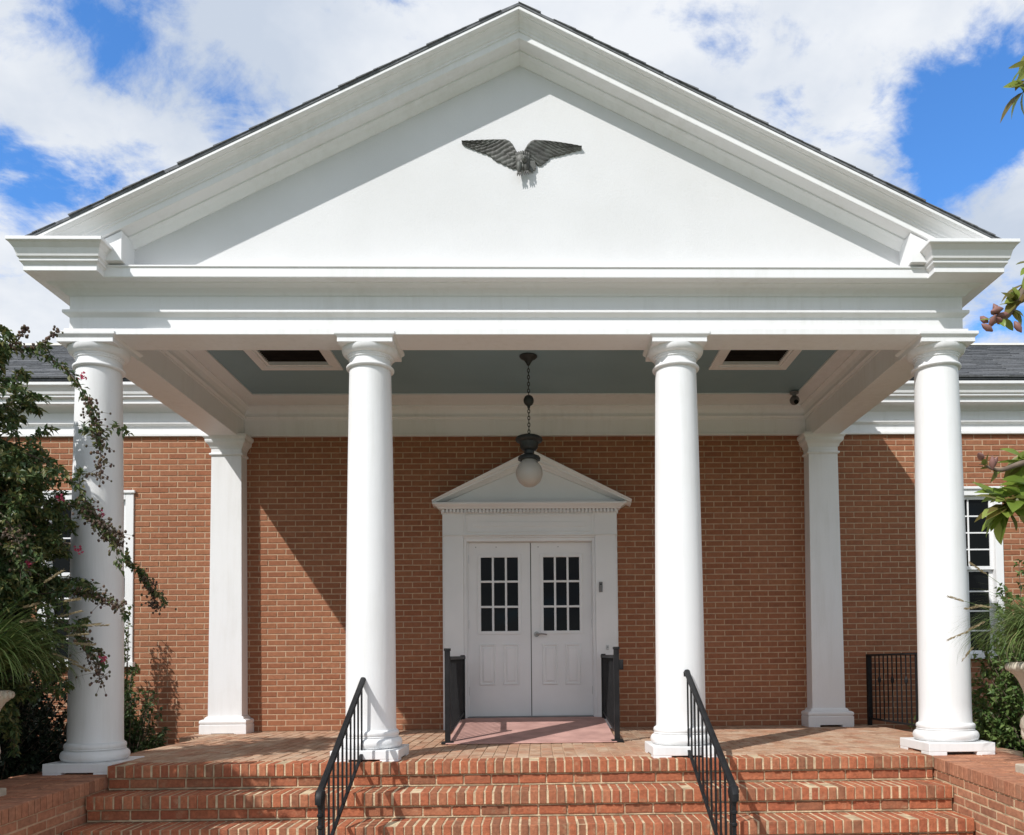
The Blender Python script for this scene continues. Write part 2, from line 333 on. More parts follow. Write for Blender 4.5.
# ================================================================== STEPS
steps = empty('brick_steps', (0, -.9, GZ), label='wide flight of red brick steps with pale mortar leading up to the porch', cat='steps')
RS, TR = .193, .30
def step_part(k):
    yk = -.33 - TR * k; zt = -RS * k; hw = 3.262
    mo = MB()
    mo.box(-hw, hw, yk + .010, yk + TR + .02 if k else -.105, zt - RS - (.0 if k < 4 else .05), zt - .005 - .0005 * k)
    mo.box(-hw + .002, hw - .002, yk - .016, yk + .18, zt - .094, zt - .0035)
    base = mo.build('step', MORTL)
    b = MB(); pitch = .0685; n = int(2 * hw / pitch); p2 = 2 * hw / n
    for i in range(n):
        j = .0055 + rnd.uniform(-.0022, .003); x0 = -hw + i * p2 + j; x1 = -hw + (i + 1) * p2 - j
        dy = rnd.uniform(-.007, .005); dz = rnd.uniform(-.004, .003)
        sk = rnd.uniform(-.003, .003)
        b.hexa([(x0 + sk, yk - .022 + dy, zt - .098), (x1 + sk, yk - .022 + dy, zt - .098), (x1, yk + .188, zt - .098), (x0, yk + .188, zt - .098),
                (x0 + sk, yk - .022 + dy, zt + dz), (x1 + sk, yk - .022 + dy, zt + dz), (x1, yk + .188, zt + dz), (x0, yk + .188, zt + dz)])
        if k:
            b.box(x0, x1, yk + .20, yk + TR + .005, zt - .08, zt + dz * .6 - .002)
    # stretcher course of the riser below the nosing
    p3 = .2135; n3 = int(2 * hw / p3); p3 = 2 * hw / n3; off = rnd.uniform(0, .2)
    for i in range(-1, n3 + 1):
        x0 = max(-hw + i * p3 + off + .006, -hw + .004); x1 = min(-hw + (i + 1) * p3 + off - .006, hw - .004)
        if x1 - x0 > .03: b.box(x0, x1, yk + .002 + rnd.uniform(-.003, .002), yk + .1, zt - RS + .014, zt - .112)
    bo = b.build('bricks', STEPB, base, bevel=.006, segs=2)
    shift(base, steps)
for k in range(5): step_part(k)

# cheek walls (low brick walls either side of the steps, tops sloping gently forward)
def cheek(side, z_back, slope, x_in, x_out, label):
    e = empty('cheek_wall', (side * (x_in + x_out) / 2, -.9, GZ), label=label, cat='low wall', group='low walls bounding the steps')
    yb, yf = .34, -1.86
    zt = lambda y: z_back + slope * (y - yb)
    X = lambda u: side * u
    core = MB()
    def quadbox(xa, xb, ya, yb_, za, top):
        core.hexa([(xa, ya, za), (xb, ya, za), (xb, yb_, za), (xa, yb_, za), (xa, ya, top(ya)), (xb, ya, top(ya)), (xb, yb_, top(yb_)), (xa, yb_, top(yb_))])
    xa, xb = sorted((X(x_in + .0055), X(x_out - .0055)))
    quadbox(xa, xb, yf + .012, yb, GZ - .05, lambda y: zt(y) - .008)
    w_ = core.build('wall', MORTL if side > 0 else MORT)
    br = MB(); pitch = .0675; n = int((yb - yf) / pitch); half = (x_in + x_out) / 2
    for i in range(n):
        y0 = yf + i * pitch + .005; y1 = yf + (i + 1) * pitch - .005
        for (u0, u1) in ((x_in - .008, x_in + .20), (x_in + .21, x_in + .21 + .2), (x_in + .42, x_out + .008)):
            if u1 - u0 < .03: continue
            p0, p1 = sorted((X(u0), X(u1))); dz = rnd.uniform(-.003, .002); 
            br.hexa([(p0, y0, zt(y0) - .098), (p1, y0, zt(y0) - .098), (p1, y1, zt(y1) - .098), (p0, y1, zt(y1) - .098), (p0, y0, zt(y0) + dz), (p1, y0, zt(y0) + dz), (p1, y1, zt(y1) + dz), (p0, y1, zt(y1) + dz)])
    course = .0677
    for k in range(16):                   # stretcher courses below the cap, both faces and the front end
        a0 = -.108 - k * course; b0 = a0 - course + .0115
        for u, dirn in ((x_in, 1), (x_out, -1)):
            y = yf + (k % 2) * .106 - .2
            while y < yb:
                ya, y2 = max(y + .006, yf + .004), min(y + .2135 - .006, yb)
                if y2 - ya > .02 and zt(ya) + a0 > GZ:
                    p0, p1 = sorted((X(u + dirn * .002 + rnd.uniform(-.002, .002)), X(u + dirn * .06)))
                    br.hexa([(p0, ya, zt(ya) + b0), (p1, ya, zt(ya) + b0), (p1, y2, zt(y2) + b0), (p0, y2, zt(y2) + b0), (p0, ya, zt(ya) + a0), (p1, ya, zt(ya) + a0), (p1, y2, zt(y2) + a0), (p0, y2, zt(y2) + a0)])
                y += .2135
        u = x_in + .066 + (k % 2) * .08
        while u < x_out - .07:
            u2 = min(u + .2, x_out - .066); p0, p1 = sorted((X(u), X(u2)))
            if zt(yf) + a0 > GZ: br.box(p0, p1, yf + .002, yf + .05, zt(yf) + b0, zt(yf) + a0)
            u += .2125
    br.build('bricks', CHEEKB, w_, bevel=.004, segs=1)
    shift(w_, e)
cheek(1, .020, .048, 3.275, 3.95, 'low brick wall bounding the steps under the sunlit outer column, urn at its end')
cheek(-1, -.055, .036, 3.275, 4.0, 'low shaded brick wall bounding the steps beside the crape myrtle and grass urn')

# ================================================================== BUILDING
bld = empty('brick_building', (0, 2.94, GZ), label='red brick building with a white pedimented portico on four round columns', cat='building')
WY = 2.94
holes = [(-.99, 1.03, GZ, 2.60), (-5.78, -4.67, .78, 2.87), (4.72, 5.76, .78, 2.87)]
core = MB()
xs = [-9, -5.78, -4.67, -.99, 1.03, 4.72, 5.76, 9]
yb0, yb1 = WY + .0045, WY + .30
core.box(-9, -5.78, yb0, yb1, GZ - .1, 3.9); core.box(-4.67, -.99, yb0, yb1, GZ - .1, 3.9); core.box(1.03, 4.72, yb0, yb1, GZ - .1, 3.9); core.box(5.76, 9, yb0, yb1, GZ - .1, 3.9)
core.box(-5.78, -4.67, yb0, yb1, GZ - .1, .78); core.box(-5.78, -4.67, yb0, yb1, 2.87, 3.9); core.box(4.72, 5.76, yb0, yb1, GZ - .1, .78); core.box(4.72, 5.76, yb0, yb1, 2.87, 3.9)
core.box(-.99, 1.03, yb0, yb1, 2.60, 3.9)
core.box(-9, 9, 8.7, 9.0, GZ - .1, 3.9); core.box(-9, -8.7, yb1, 8.7, GZ - .1, 3.9); core.box(8.7, 9, yb1, 8.7, GZ - .1, 3.9)
wall = core.build('wall', MORT)
bw = MB(); brick_course_wall(bw, -9, 9, GZ, 3.535, WY, holes)
shift(wall, bld); bwo = bw.build('bricks', BRICK, wall)
# soldier lintels are not used; dark joint under frieze is a real gap

def part(mb, name, mat, parent=None, **kw):
    o = mb.build(name, mat, None, **kw)
    if parent is None or parent is bld: shift(o, bld)
    else: o.parent = parent
    return o

# ---- entablature of the portico (beam, frieze, fillets, bed mould)
FX, FY, ZB = 3.67, -.205, 3.457
prof = [(-.305, ZB), (.030, ZB), (.030, 3.508), (.0, 3.512), (.0, 3.610), (.010, 3.616), (.036, 3.634), (.040, 3.638), (.040, 3.660), (.0, 3.666), (.0, 3.782), (.018, 3.786), (.03, 3.80), (.06, 3.824), (.10, 3.836), (.12, 3.846), (.12, 3.95), (-.305, 3.95)]
path = [(-FX, WY - .003, -1, 0), (-FX, FY, -1, -1), (FX, FY, 1, -1), (FX, WY - .003, 1, 0)]
e = MB(); e.sweep(path, prof); part(e, 'entablature', WHITE, bevel=.003, segs=1)
# corona strip between the gutter returns
e = MB(); e.prism_x([(FY - .119, 3.847), (FY - .190, 3.847), (FY - .197, 3.853), (FY - .197, 3.925), (FY - .207, 3.930), (FY - .207, 3.944), (FY + .01, 3.962), (FY + .01, 3.952), (FY - .119, 3.950)], -3.40, 3.40)
part(e, 'cornice_strip', WHITE, bevel=.003, segs=1)
# gutter returns at the corners and eaves along the portico's sides
gp = [(-.03, 4.078), (-.03, 3.848), (.303, 3.848), (.303, 3.886), (.300, 3.890), (.318, 3.908), (.330, 3.914), (.330, 3.936), (.345, 3.942), (.352, 3.965), (.365, 4.0), (.395, 4.03), (.415, 4.038), (.415, 4.066), (.0, 4.078)]
for s in (-1, 1):
    pth = [(s * 3.534, -.10, -s * .8, 0), (s * 3.534, FY, -s * .8, -1), (s * FX, FY, s * .62, -1), (s * FX, WY - .3, s * .62, 0)]
    e = MB(); e.sweep(pth, gp); part(e, 'gutter_return', WHITE, bevel=.003, segs=1)
# ---- pediment
TAN = .498; ZR = 5.965; TH = math.atan(TAN)
TY = -.245
ped = MB(); ped.prism_y([(-3.62, 3.955), (3.62, 3.955), (3.62, 4.02), (0, 5.76), (-3.62, 4.02)], TY, TY + .2)
tym = part(ped, 'tympanum', STUCCO)
rp = [(TY + .02, .262), (TY - .012, .262), (TY - .03, .246), (TY - .06, .224), (TY - .085, .216), (TY - .10, .214), (TY - .10, .198), (-.458, .198), (-.464, .194), (-.464, .146), (-.474, .141), (-.474, .124), (-.484, .118), (-.492, .10), (-.51, .082), (-.535, .072), (-.548, .070), (-.548, .064), (-.562, .064), (-.585, .056), (-.585, .029), (TY + .02, .029)]
for s in (-1, 1):
    e = MB(); xe = 3.72
    e.rings([[(0, y, ZR - d) for y, d in rp], [(s * xe, y, ZR - TAN * xe - d) for y, d in rp]])
    part(e, 'raking_cornice', WHITE, bevel=.003, segs=1)
    # little plinth where the rake lands on the cornice
    e = MB(); zu = lambda x: ZR - TAN * x - .21
    e.prism_y([(s * 3.13, 3.955), (s * 3.27, 3.955), (s * 3.27, zu(3.27)), (s * 3.13, zu(3.13))], TY + .02, -.455)
    part(e, 'rake_block', WHITE, bevel=.004, segs=1)
# ---- roofs
def shingle_slope(mb, top0, top1, bot0, bot1, nrows, w=.3, th=.012, edge=.0):
    t0, t1, b0, b1 = map(Vector, (top0, top1, bot0, bot1))
    nrm = (t1 - t0).cross(b0 - t0).normalized()
    if nrm.z < 0: nrm = -nrm
    for k in range(nrows):
        u0, u1 = k / nrows, (k + 1) / nrows
        a0 = t0.lerp(b0, u0); a1 = t1.lerp(b1, u0); c0 = t0.lerp(b0, min(u1 + .25 / nrows, 1.0)); c1 = t1.lerp(b1, min(u1 + .25 / nrows, 1.0))
        L_ = (c1 - c0).length; n = max(1, int(L_ / w)); offs = rnd.random()
        for i in range(n + 1):
            f, h = max(0, (i - offs) / n), min(1, (i + 1 - offs) / n)
            if h - f < .002: continue
            g_ = .004 / L_; e0 = -edge * rnd.random() if i == 0 else 0
            q = [c0.lerp(c1, f + g_ + e0 / L_), c0.lerp(c1, h - g_), a0.lerp(a1, h - g_), a0.lerp(a1, f + g_ + e0 / L_)]
            tt = th * rnd.uniform(.8, 1.3)
            mb.hexa([q[0], q[1], q[2], q[3], q[0] + nrm * (tt * 1.5), q[1] + nrm * (tt * 1.5), q[2] + nrm * tt * .3, q[3] + nrm * tt * .3])
sh = MB(); deck = MB()
for s in (-1, 1):
    xe = 3.80
    deck.hexa([(0, -.59, ZR - .028), (s * xe, -.59, ZR - TAN * xe - .028), (s * xe, 6.1, ZR - TAN * xe - .028), (0, 6.1, ZR - .028), (0, -.59, ZR - .008), (s * xe, -.59, ZR - TAN * xe - .008), (s * xe, 6.1, ZR - TAN * xe - .008), (0, 6.1, ZR - .008)])
    shingle_slope(sh, (0, -.60, ZR - .007), (0, 6.1, ZR - .007), (s * 3.84, -.60, ZR - TAN * 3.84 - .007), (s * 3.84, 6.1, ZR - TAN * 3.84 - .007), 28, .3, .006, .008)
dk = part(deck, 'portico_roof', SHING); sh.build('shingles', SHING, dk)
mroof = MB(); sh = MB()
RY0, RZ0, RY1, RZ1 = 2.625, 4.115, 6.0, 5.815
mroof.prism_x([(RY0 + .02, RZ0 - .004), (RY1, RZ1 - .012), (9.4, RZ0 - .03), (9.4, RZ0 - .06), (RY1, RZ1 - .05), (RY0 + .02, RZ0 - .024)], -9.3, 9.3)
mr_ = part(mroof, 'roof', SHING)
for a, b in ((-9.35, -3.2), (3.2, 9.35)):
    shingle_slope(sh, (a, RY1, RZ1), (b, RY1, RZ1), (a, RY0, RZ0), (b, RY0, RZ0), 27, .3, .011)
sh.build('shingles', SHING, mr_)
rc = MB(); rc.prism_x([(RY1 - .13, RZ1 - .035), (RY1, RZ1 + .05), (RY1 + .13, RZ1 - .035)], -9.3, 9.3)
part(rc, 'ridge_cap', noise_mat('ridge_metal', (.62, .60, .54), (.55, .53, .48), 3, .6))
gb = MB()
for x0 in (-8.95, 8.75):
    gb = MB(); gb.prism_x([(3.0, 3.9), (9.0, 3.9), (9.0, 4.2), (6.0, 5.68), (3.0, 4.2)], x0, x0 + .2); part(gb, 'gable', WHITE)
# ---- cornice of the main block, both sides of the portico
mp_ = [(-.05, 4.09), (-.05, 3.515), (.034, 3.515), (.034, 3.550), (.0, 3.554), (.0, 3.640), (.010, 3.645), (.036, 3.658), (.040, 3.662), (.040, 3.684), (.0, 3.690), (.0, 3.80), (.03, 3.812), (.06, 3.838), (.085, 3.852), (.185, 3.854), (.185, 3.90), (.20, 3.914), (.222, 3.922), (.222, 3.945), (.236, 3.952), (.245, 3.985), (.268, 4.02), (.295, 4.045), (.295, 4.078), (.0, 4.086)]
for s in (-1, 1):
    e = MB(); e.sweep([(s * 3.655, WY - .003, 0, -1), (s * 9, WY - .003, s, -1), (s * 9, 9, s, 0)], mp_)
    part(e, 'cornice', WHITE, bevel=.003, segs=1)
# ---- porch ceiling
ZC = 3.85; IX = FX - .305; IY0, IY1 = FY + .305, WY - .045
cl = MB(); bx, by0, by1 = 3.11, .42, 2.44
vents = [(-2.74, -1.90, .83, 1.65), (1.93, 2.75, .83, 1.65)]
cl.box(-IX, -bx, IY0, IY1, ZC, ZC + .1); cl.box(bx, IX, IY0, IY1, ZC, ZC + .1); cl.box(-bx, bx, IY0, by0, ZC, ZC + .1); cl.box(-bx, bx, by1, IY1, ZC, ZC + .1)
ceil = part(cl, 'ceiling', WHITE)
pn = MB(); zc1 = ZC + .016
ys = [by0 - .01, .83, 1.65, by1 + .01]
pn.box(-bx - .01, bx + .01, ys[0], ys[1], zc1, zc1 + .05); pn.box(-bx - .01, bx + .01, ys[2], ys[3], zc1, zc1 + .05)
for a, b in ((-bx - .01, -2.74), (-1.90, 1.93), (2.75, bx + .01)): pn.box(a, b, ys[1], ys[2], zc1, zc1 + .05)
pn.build('blue_panel', BLUE, ceil)
cw = MB()
cprof = [(-.004, 3.690), (.014, 3.690), (.014, 3.704), (.035, 3.722), (.035, 3.738), (.018, 3.744), (.022, 3.77), (.045, 3.81), (.085, 3.834), (.085, 3.8505), (-.004, 3.8505)]
cpath = [(-IX, IY0, 1, 1), (IX, IY0, -1, 1), (IX, IY1, -1, -1), (-IX, IY1, 1, -1)]
cw.sweep(cpath, cprof, closed=True); cw.build('crown_moulding', WHITE, ceil, bevel=.002, segs=1)
bf = MB(); bf.box(-IX + .002, IX - .002, IY1, WY - .004, 3.505, 3.95); bf.box(-IX + .002, IX - .002, IY1 - .012, IY1 + .01, 3.505, 3.53)
bf.build('back_fascia', WHITE, ceil, bevel=.003, segs=1)
for x0, x1, y0, y1 in vents:
    f = MB(); w = .085; zf = ZC - .004
    for q in ((x0, x1, y0, y0 + w), (x0, x1, y1 - w, y1), (x0, x0 + w, y0 + w, y1 - w), (x1 - w, x1, y0 + w, y1 - w)): f.box(*q, zf, zf + .06)
    w2 = w + .03
    for q in ((x0 + w, x1 - w, y0 + w, y0 + w2), (x0 + w, x1 - w, y1 - w2, y1 - w), (x0 + w, x0 + w2, y0 + w2, y1 - w2), (x1 - w2, x1 - w, y0 + w2, y1 - w2)): f.box(*q, zf + .012, zf + .075)
    fo = part(f, 'ceiling_vent', WHITE, bevel=.004)
    gr = MB(); 
    gr.box(x0 + w, x1 - w, y0 + w, y1 - w, zf + .074, zf + .10)
    y = y0 + w2 + .01
    while y < y1 - w2 - .02:
        gr.hexa([(x0 + w2, y, zf + .03), (x1 - w2, y, zf + .03), (x1 - w2, y + .006, zf + .03), (x0 + w2, y + .006, zf + .03), (x0 + w2, y + .03, zf + .07), (x1 - w2, y + .03, zf + .07), (x1 - w2, y + .036, zf + .07), (x0 + w2, y + .036, zf + .07)]); y += .04
    gr.build('grille', DARKG, fo)
# ---- columns
def column(cx, zb, feet=True):
    zs = .24
    sp = []
    for i in range(21):
        t = i / 20; r = .2045 - .0325 * (t ** 1.7); sp.append((r, zb + zs - .006 + (3.238 - zb - zs + .006) * t))
    sp[0] = (.211, sp[0][1]); sp.insert(1, (.206, sp[0][1] + .012))
    sh_ = MB(); sh_.lathe(sp, (cx, 0), 56); col = part(sh_, 'column', COLW, smooth=40)
    b = MB(); rb = [(.20, .084), (.236, .084)] + [(.214 + .042 * math.cos(a), .130 + .045 * math.sin(a)) for a in [R(x) for x in range(-80, 91, 17)]] + [(.226, .177), (.2285, .182)] + [(.2165 + .013 * math.cos(R(a)), .208 + .022 * math.sin(R(a))) for a in range(-70, 91, 20)] + [(.209, .236), (.19, .238)]
    b.lathe([(r, zb + z) for r, z in rb], (cx, 0), 56); b.build('base', COLW, col, smooth=35)
    p = MB(); h = .272
    p.box(cx - h, cx + h, -h, h, zb + .012, zb + .086)
    for sx in (-1, 1):
        for sy in (-1, 1):
            x0, x1 = sorted((cx + sx * h, cx + sx * (h - .15))); y0, y1 = sorted((sy * h, sy * (h - .15))); p.box(x0 + .001, x1 - .001, y0 + .001, y1 - .001, zb - .03, zb + .014)
    p.build('plinth', COLW, col, bevel=.006)
    sm = MB(); sm.box(cx - .21, cx + .21, -.21, .21, zb - .04, zb + .02); sm.build('gap_shade_block', DARKG, col)  # near-black block under the plinth, its colour standing in for the gap's shade
    c = MB(); rc_ = [(.165, 3.232), (.186, 3.232)] + [(.182 + .016 * math.cos(R(a)), 3.248 + .015 * math.sin(R(a))) for a in range(-80, 81, 20)] + [(.184, 3.266), (.176, 3.270), (.1735, 3.285), (.1735, 3.315), (.183, 3.318), (.183, 3.330), (.19, 3.333), (.19, 3.345)] + [(.192 + .042 * math.sin(R(a)), 3.347 + .055 * (1 - math.cos(R(a)))) for a in range(0, 91, 15)] + [(.20, 3.404)]
    c.lathe(rc_, (cx, 0), 56); 
    co = c.build('capital', COLW, col, smooth=35)
    a = MB(); ab = [(.218, 3.402), (.226, 3.402), (.226, 3.440), (.230, 3.444), (.241, 3.455), (.247, 3.462), (.247, 3.486), (.2, 3.486)]
    a.rings([[(cx - h_, -h_, z), (cx + h_, -h_, z), (cx + h_, h_, z), (cx - h_, h_, z)] for h_, z in ab]); a.build('abacus', COLW, col, bevel=.003, segs=1)
for cx, zb in ((-3.535, -.075), (-1.283, .0), (1.297, .0), (3.535, .004)): column(cx, zb)
# ---- pilasters
def pilaster(cx, zb):
    bk = WY - .002
    s_ = MB(); s_.loft([(.196, 2.742, zb + .19), (.174, 2.755, 3.26)], cx, bk); pl = part(s_, 'pilaster', COLW, bevel=.004)
    b = MB(); b.loft([(.268, 2.672, zb + .011), (.268, 2.672, zb + .108), (.256, 2.684, zb + .112), (.266, 2.674, zb + .122), (.270, 2.67, zb + .14), (.266, 2.674, zb + .158), (.25, 2.69, zb + .168), (.224, 2.715, zb + .174), (.224, 2.715, zb + .186), (.205, 2.733, zb + .204), (.190, 2.75, zb + .206)], cx, bk)
    for sx in (-1, 1):
        x0, x1 = sorted((cx + sx * .268, cx + sx * .13)); b.box(x0 + .001, x1, 2.673, bk, zb - .02, zb + .012)
    b.build('base', COLW, pl, bevel=.003, segs=1)
    c = MB(); c.loft([(.172, 2.757, 3.24), (.192, 2.738, 3.244), (.196, 2.734, 3.256), (.192, 2.738, 3.268), (.176, 2.753, 3.274), (.176, 2.753, 3.322), (.185, 2.745, 3.326), (.198, 2.732, 3.36), (.225, 2.705, 3.385), (.232, 2.698, 3.405), (.232, 2.698, 3.428), (.246, 2.684, 3.440), (.254, 2.676, 3.452), (.254, 2.676, 3.482), (.22, 2.7, 3.484)], cx, bk)
    c.build('capital', COLW, pl, bevel=.002, segs=1)
pilaster(-3.52, -.005); pilaster(3.52, .012)
# ---- windows
def window(x0, x1, z0, z1):
    f = MB(); y0 = WY - .018; cw_ = .095
    f.box(x0, x0 + cw_, y0, WY + .12, z0 + .06, z1 - .03); f.box(x1 - cw_, x1, y0, WY + .12, z0 + .06, z1 - .03)
    f.box(x0 + cw_, x1 - cw_, y0, WY + .12, z1 - .105, z1 - .03)
    f.box(x0 - .02, x1 + .02, y0 - .02, WY - .003, z1 - .03, z1 + .002); f.box(x0 + .002, x1 - .002, WY - .003, WY + .118, z1 - .03, z1)
    f.box(x0 - .03, x1 + .03, y0 - .05, WY - .003, z0, z0 + .06); f.box(x0 + .002, x1 - .002, WY - .003, WY + .118, z0, z0 + .06)
    win = part(f, 'window', WHITE, bevel=.004)
    zi0, zi1 = z0 + .06, z1 - .105; xi0, xi1 = x0 + cw_, x1 - cw_; zm = 1.865
    for (a, b, yy) in ((zm, zi1, WY + .035), (zi0, zm + .02, WY + .075)):
        s_ = MB(); t = .042
        s_.box(xi0, xi0 + t, yy, yy + .035, a, b); s_.box(xi1 - t, xi1, yy, yy + .035, a, b); s_.box(xi0 + t, xi1 - t, yy, yy + .035, a, a + t); s_.box(xi0 + t, xi1 - t, yy, yy + .035, b - t, b)
        for i in (1, 2): xm = xi0 + t + (xi1 - xi0 - 2 * t) * i / 3; s_.box(xm - .009, xm + .009, yy + .004, yy + .028, a + t, b - t)
        for i in (1, 2, 3): z_ = a + t + (b - a - 2 * t) * i / 4; s_.box(xi0 + t, xi1 - t, yy + .005, yy + .027, z_ - .009, z_ + .009)
        s_.build('sash', WHITE, win, bevel=.002, segs=1)
        p = MB(); p.box(xi0 + .01, xi1 - .01, yy + .014, yy + .018, a + .01, b - .01); p.build('pane', GLASS, win)
    bl = MB(); z_ = zi0 + .05
    while z_ < zi1 - .03:
        bl.box(xi0 + .03, xi1 - .03, WY + .16, WY + .163, z_, z_ + .02); z_ += .028
    bk = MB(); bk.box(x0, x1, WY + .20, WY + .22, z0, z1); bk.build('dark_room', DARKG, win)
window(-5.78, -4.67, .78, 2.87); window(4.72, 5.76, .78, 2.87)
# ---- door surround
XL, XR = -1.02, 1.06; XC = (XL + XR) / 2 + .03
ds = MB(); dy = 2.86
ds.box(XL + .02, -.77, dy, WY + .02, .0, 2.565); ds.box(.795, XR - .02, dy, WY + .02, .0, 2.565)
ds.box(XL, XL + .02, dy + .02, WY + .02, .0, 2.565); ds.box(XR - .02, XR, dy + .02, WY + .02, .0, 2.565)
ds.box(XL + .012, -.762, dy - .014, dy, .0, .17); ds.box(.787, XR - .012, dy - .014, dy, .0, .17)
ds.box(-.77, .795, dy + .012, WY + .1, 2.275, 2.565)
ds.box(XL + .004, -.762, dy - .012, dy, 2.31, 2.565); ds.box(.787, XR - .004, dy - .012, dy, 2.31, 2.565)
ds.box(-.77, .795, dy - .004, dy + .012, 2.30, 2.565 - .0)
ds.box(XL + .004, XR - .004, dy - .018, dy + .01, 2.296, 2.312)
sur = part(ds, 'door_surround', DOORW, bevel=.004)
fp = MB()
for q in ((-.74, .765, 2.535, 2.55), (-.74, .765, 2.335, 2.35), (-.74, -.725, 2.35, 2.535), (.75, .765, 2.35, 2.535)): fp.box(q[0], q[1], dy - .013, dy, q[2], q[3])
fp.box(-.66, .685, dy - .011, dy, 2.40, 2.46)
fp.build('frieze_panel', DOORW, sur, bevel=.003)
jb = MB()
for x0, x1 in ((-.77, -.735), (.795 - .033, .795)): jb.box(x0, x1, dy + .03, 3.06, .10, 2.275)
for x0, x1 in ((-.735, -.722), (.756, .762)): 
    if x1 > x0: jb.box(x0, x1, dy + .07, 3.06, .10, 2.235)
jb.box(-.735, .762, dy + .03, 3.06, 2.235, 2.275)
jb.build('jamb', DOORW, sur, bevel=.004)
dn = MB(); n = 48
for i in range(n):
    x = XL + .0 + (XR - XL) * (i + .5) / n; dn.box(x - .0125, x + .0125, dy - .070, dy + .0, 2.566, 2.604)
dn.box(XL - .012, XR + .012, dy - .014, WY + .01, 2.560, 2.606)
dn.build('dentil_course', DOORW, sur)
cn = MB(); cp = [(.0, 2.606), (.035, 2.606), (.045, 2.622), (.075, 2.64), (.085, 2.65), (.10, 2.652), (.10, 2.672), (.0, 2.690)]
cn.sweep([(XL - .0, WY, -1, 0), (XL - .0, dy - .045, -1, -1), (XR + .0, dy - .045, 1, -1), (XR + .0, WY, 1, 0)], cp); cn.build('cornice', DOORW, sur, bevel=.002, segs=1)
xa = XC; za, ze = 3.293, 2.700; hw = 1.175; tn = (za - ze) / hw
tp = MB(); tp.prism_y([(xa - 1.08, 2.685), (xa + 1.08, 2.685), (xa, 2.685 + 1.08 * tn)], dy + .02, WY); tp.build('tympanum', DOORW, sur)
yrp = [(dy + .03, .15), (dy - .02, .15), (dy - .035, .13), (dy - .06, .115), (dy - .07, .10), (dy - .105, .098), (dy - .105, .062), (dy - .12, .05), (dy - .135, .02), (dy - .14, .018), (dy - .14, 0), (WY, 0), (WY, .15)]
for s in (-1, 1):
    k = MB(); k.rings([[(xa, y, za - d) for y, d in yrp], [(xa + s * hw, y, za - tn * hw - d * .35) for y, d in yrp]])
    k.build('raking_cornice', DOORW, sur, bevel=.002, segs=1)
th = MB(); th.box(-.735, .762, 2.90, 3.12, .10, .147); th.build('threshold', GREY, sur, bevel=.004)
rv = MB(); rv.box(-.80, .82, 3.10, 3.14, .0, 2.4); rv.box(-.8, .82, 3.06, 3.1, 2.236, 2.4); rv.build('backing', DARKG, sur)
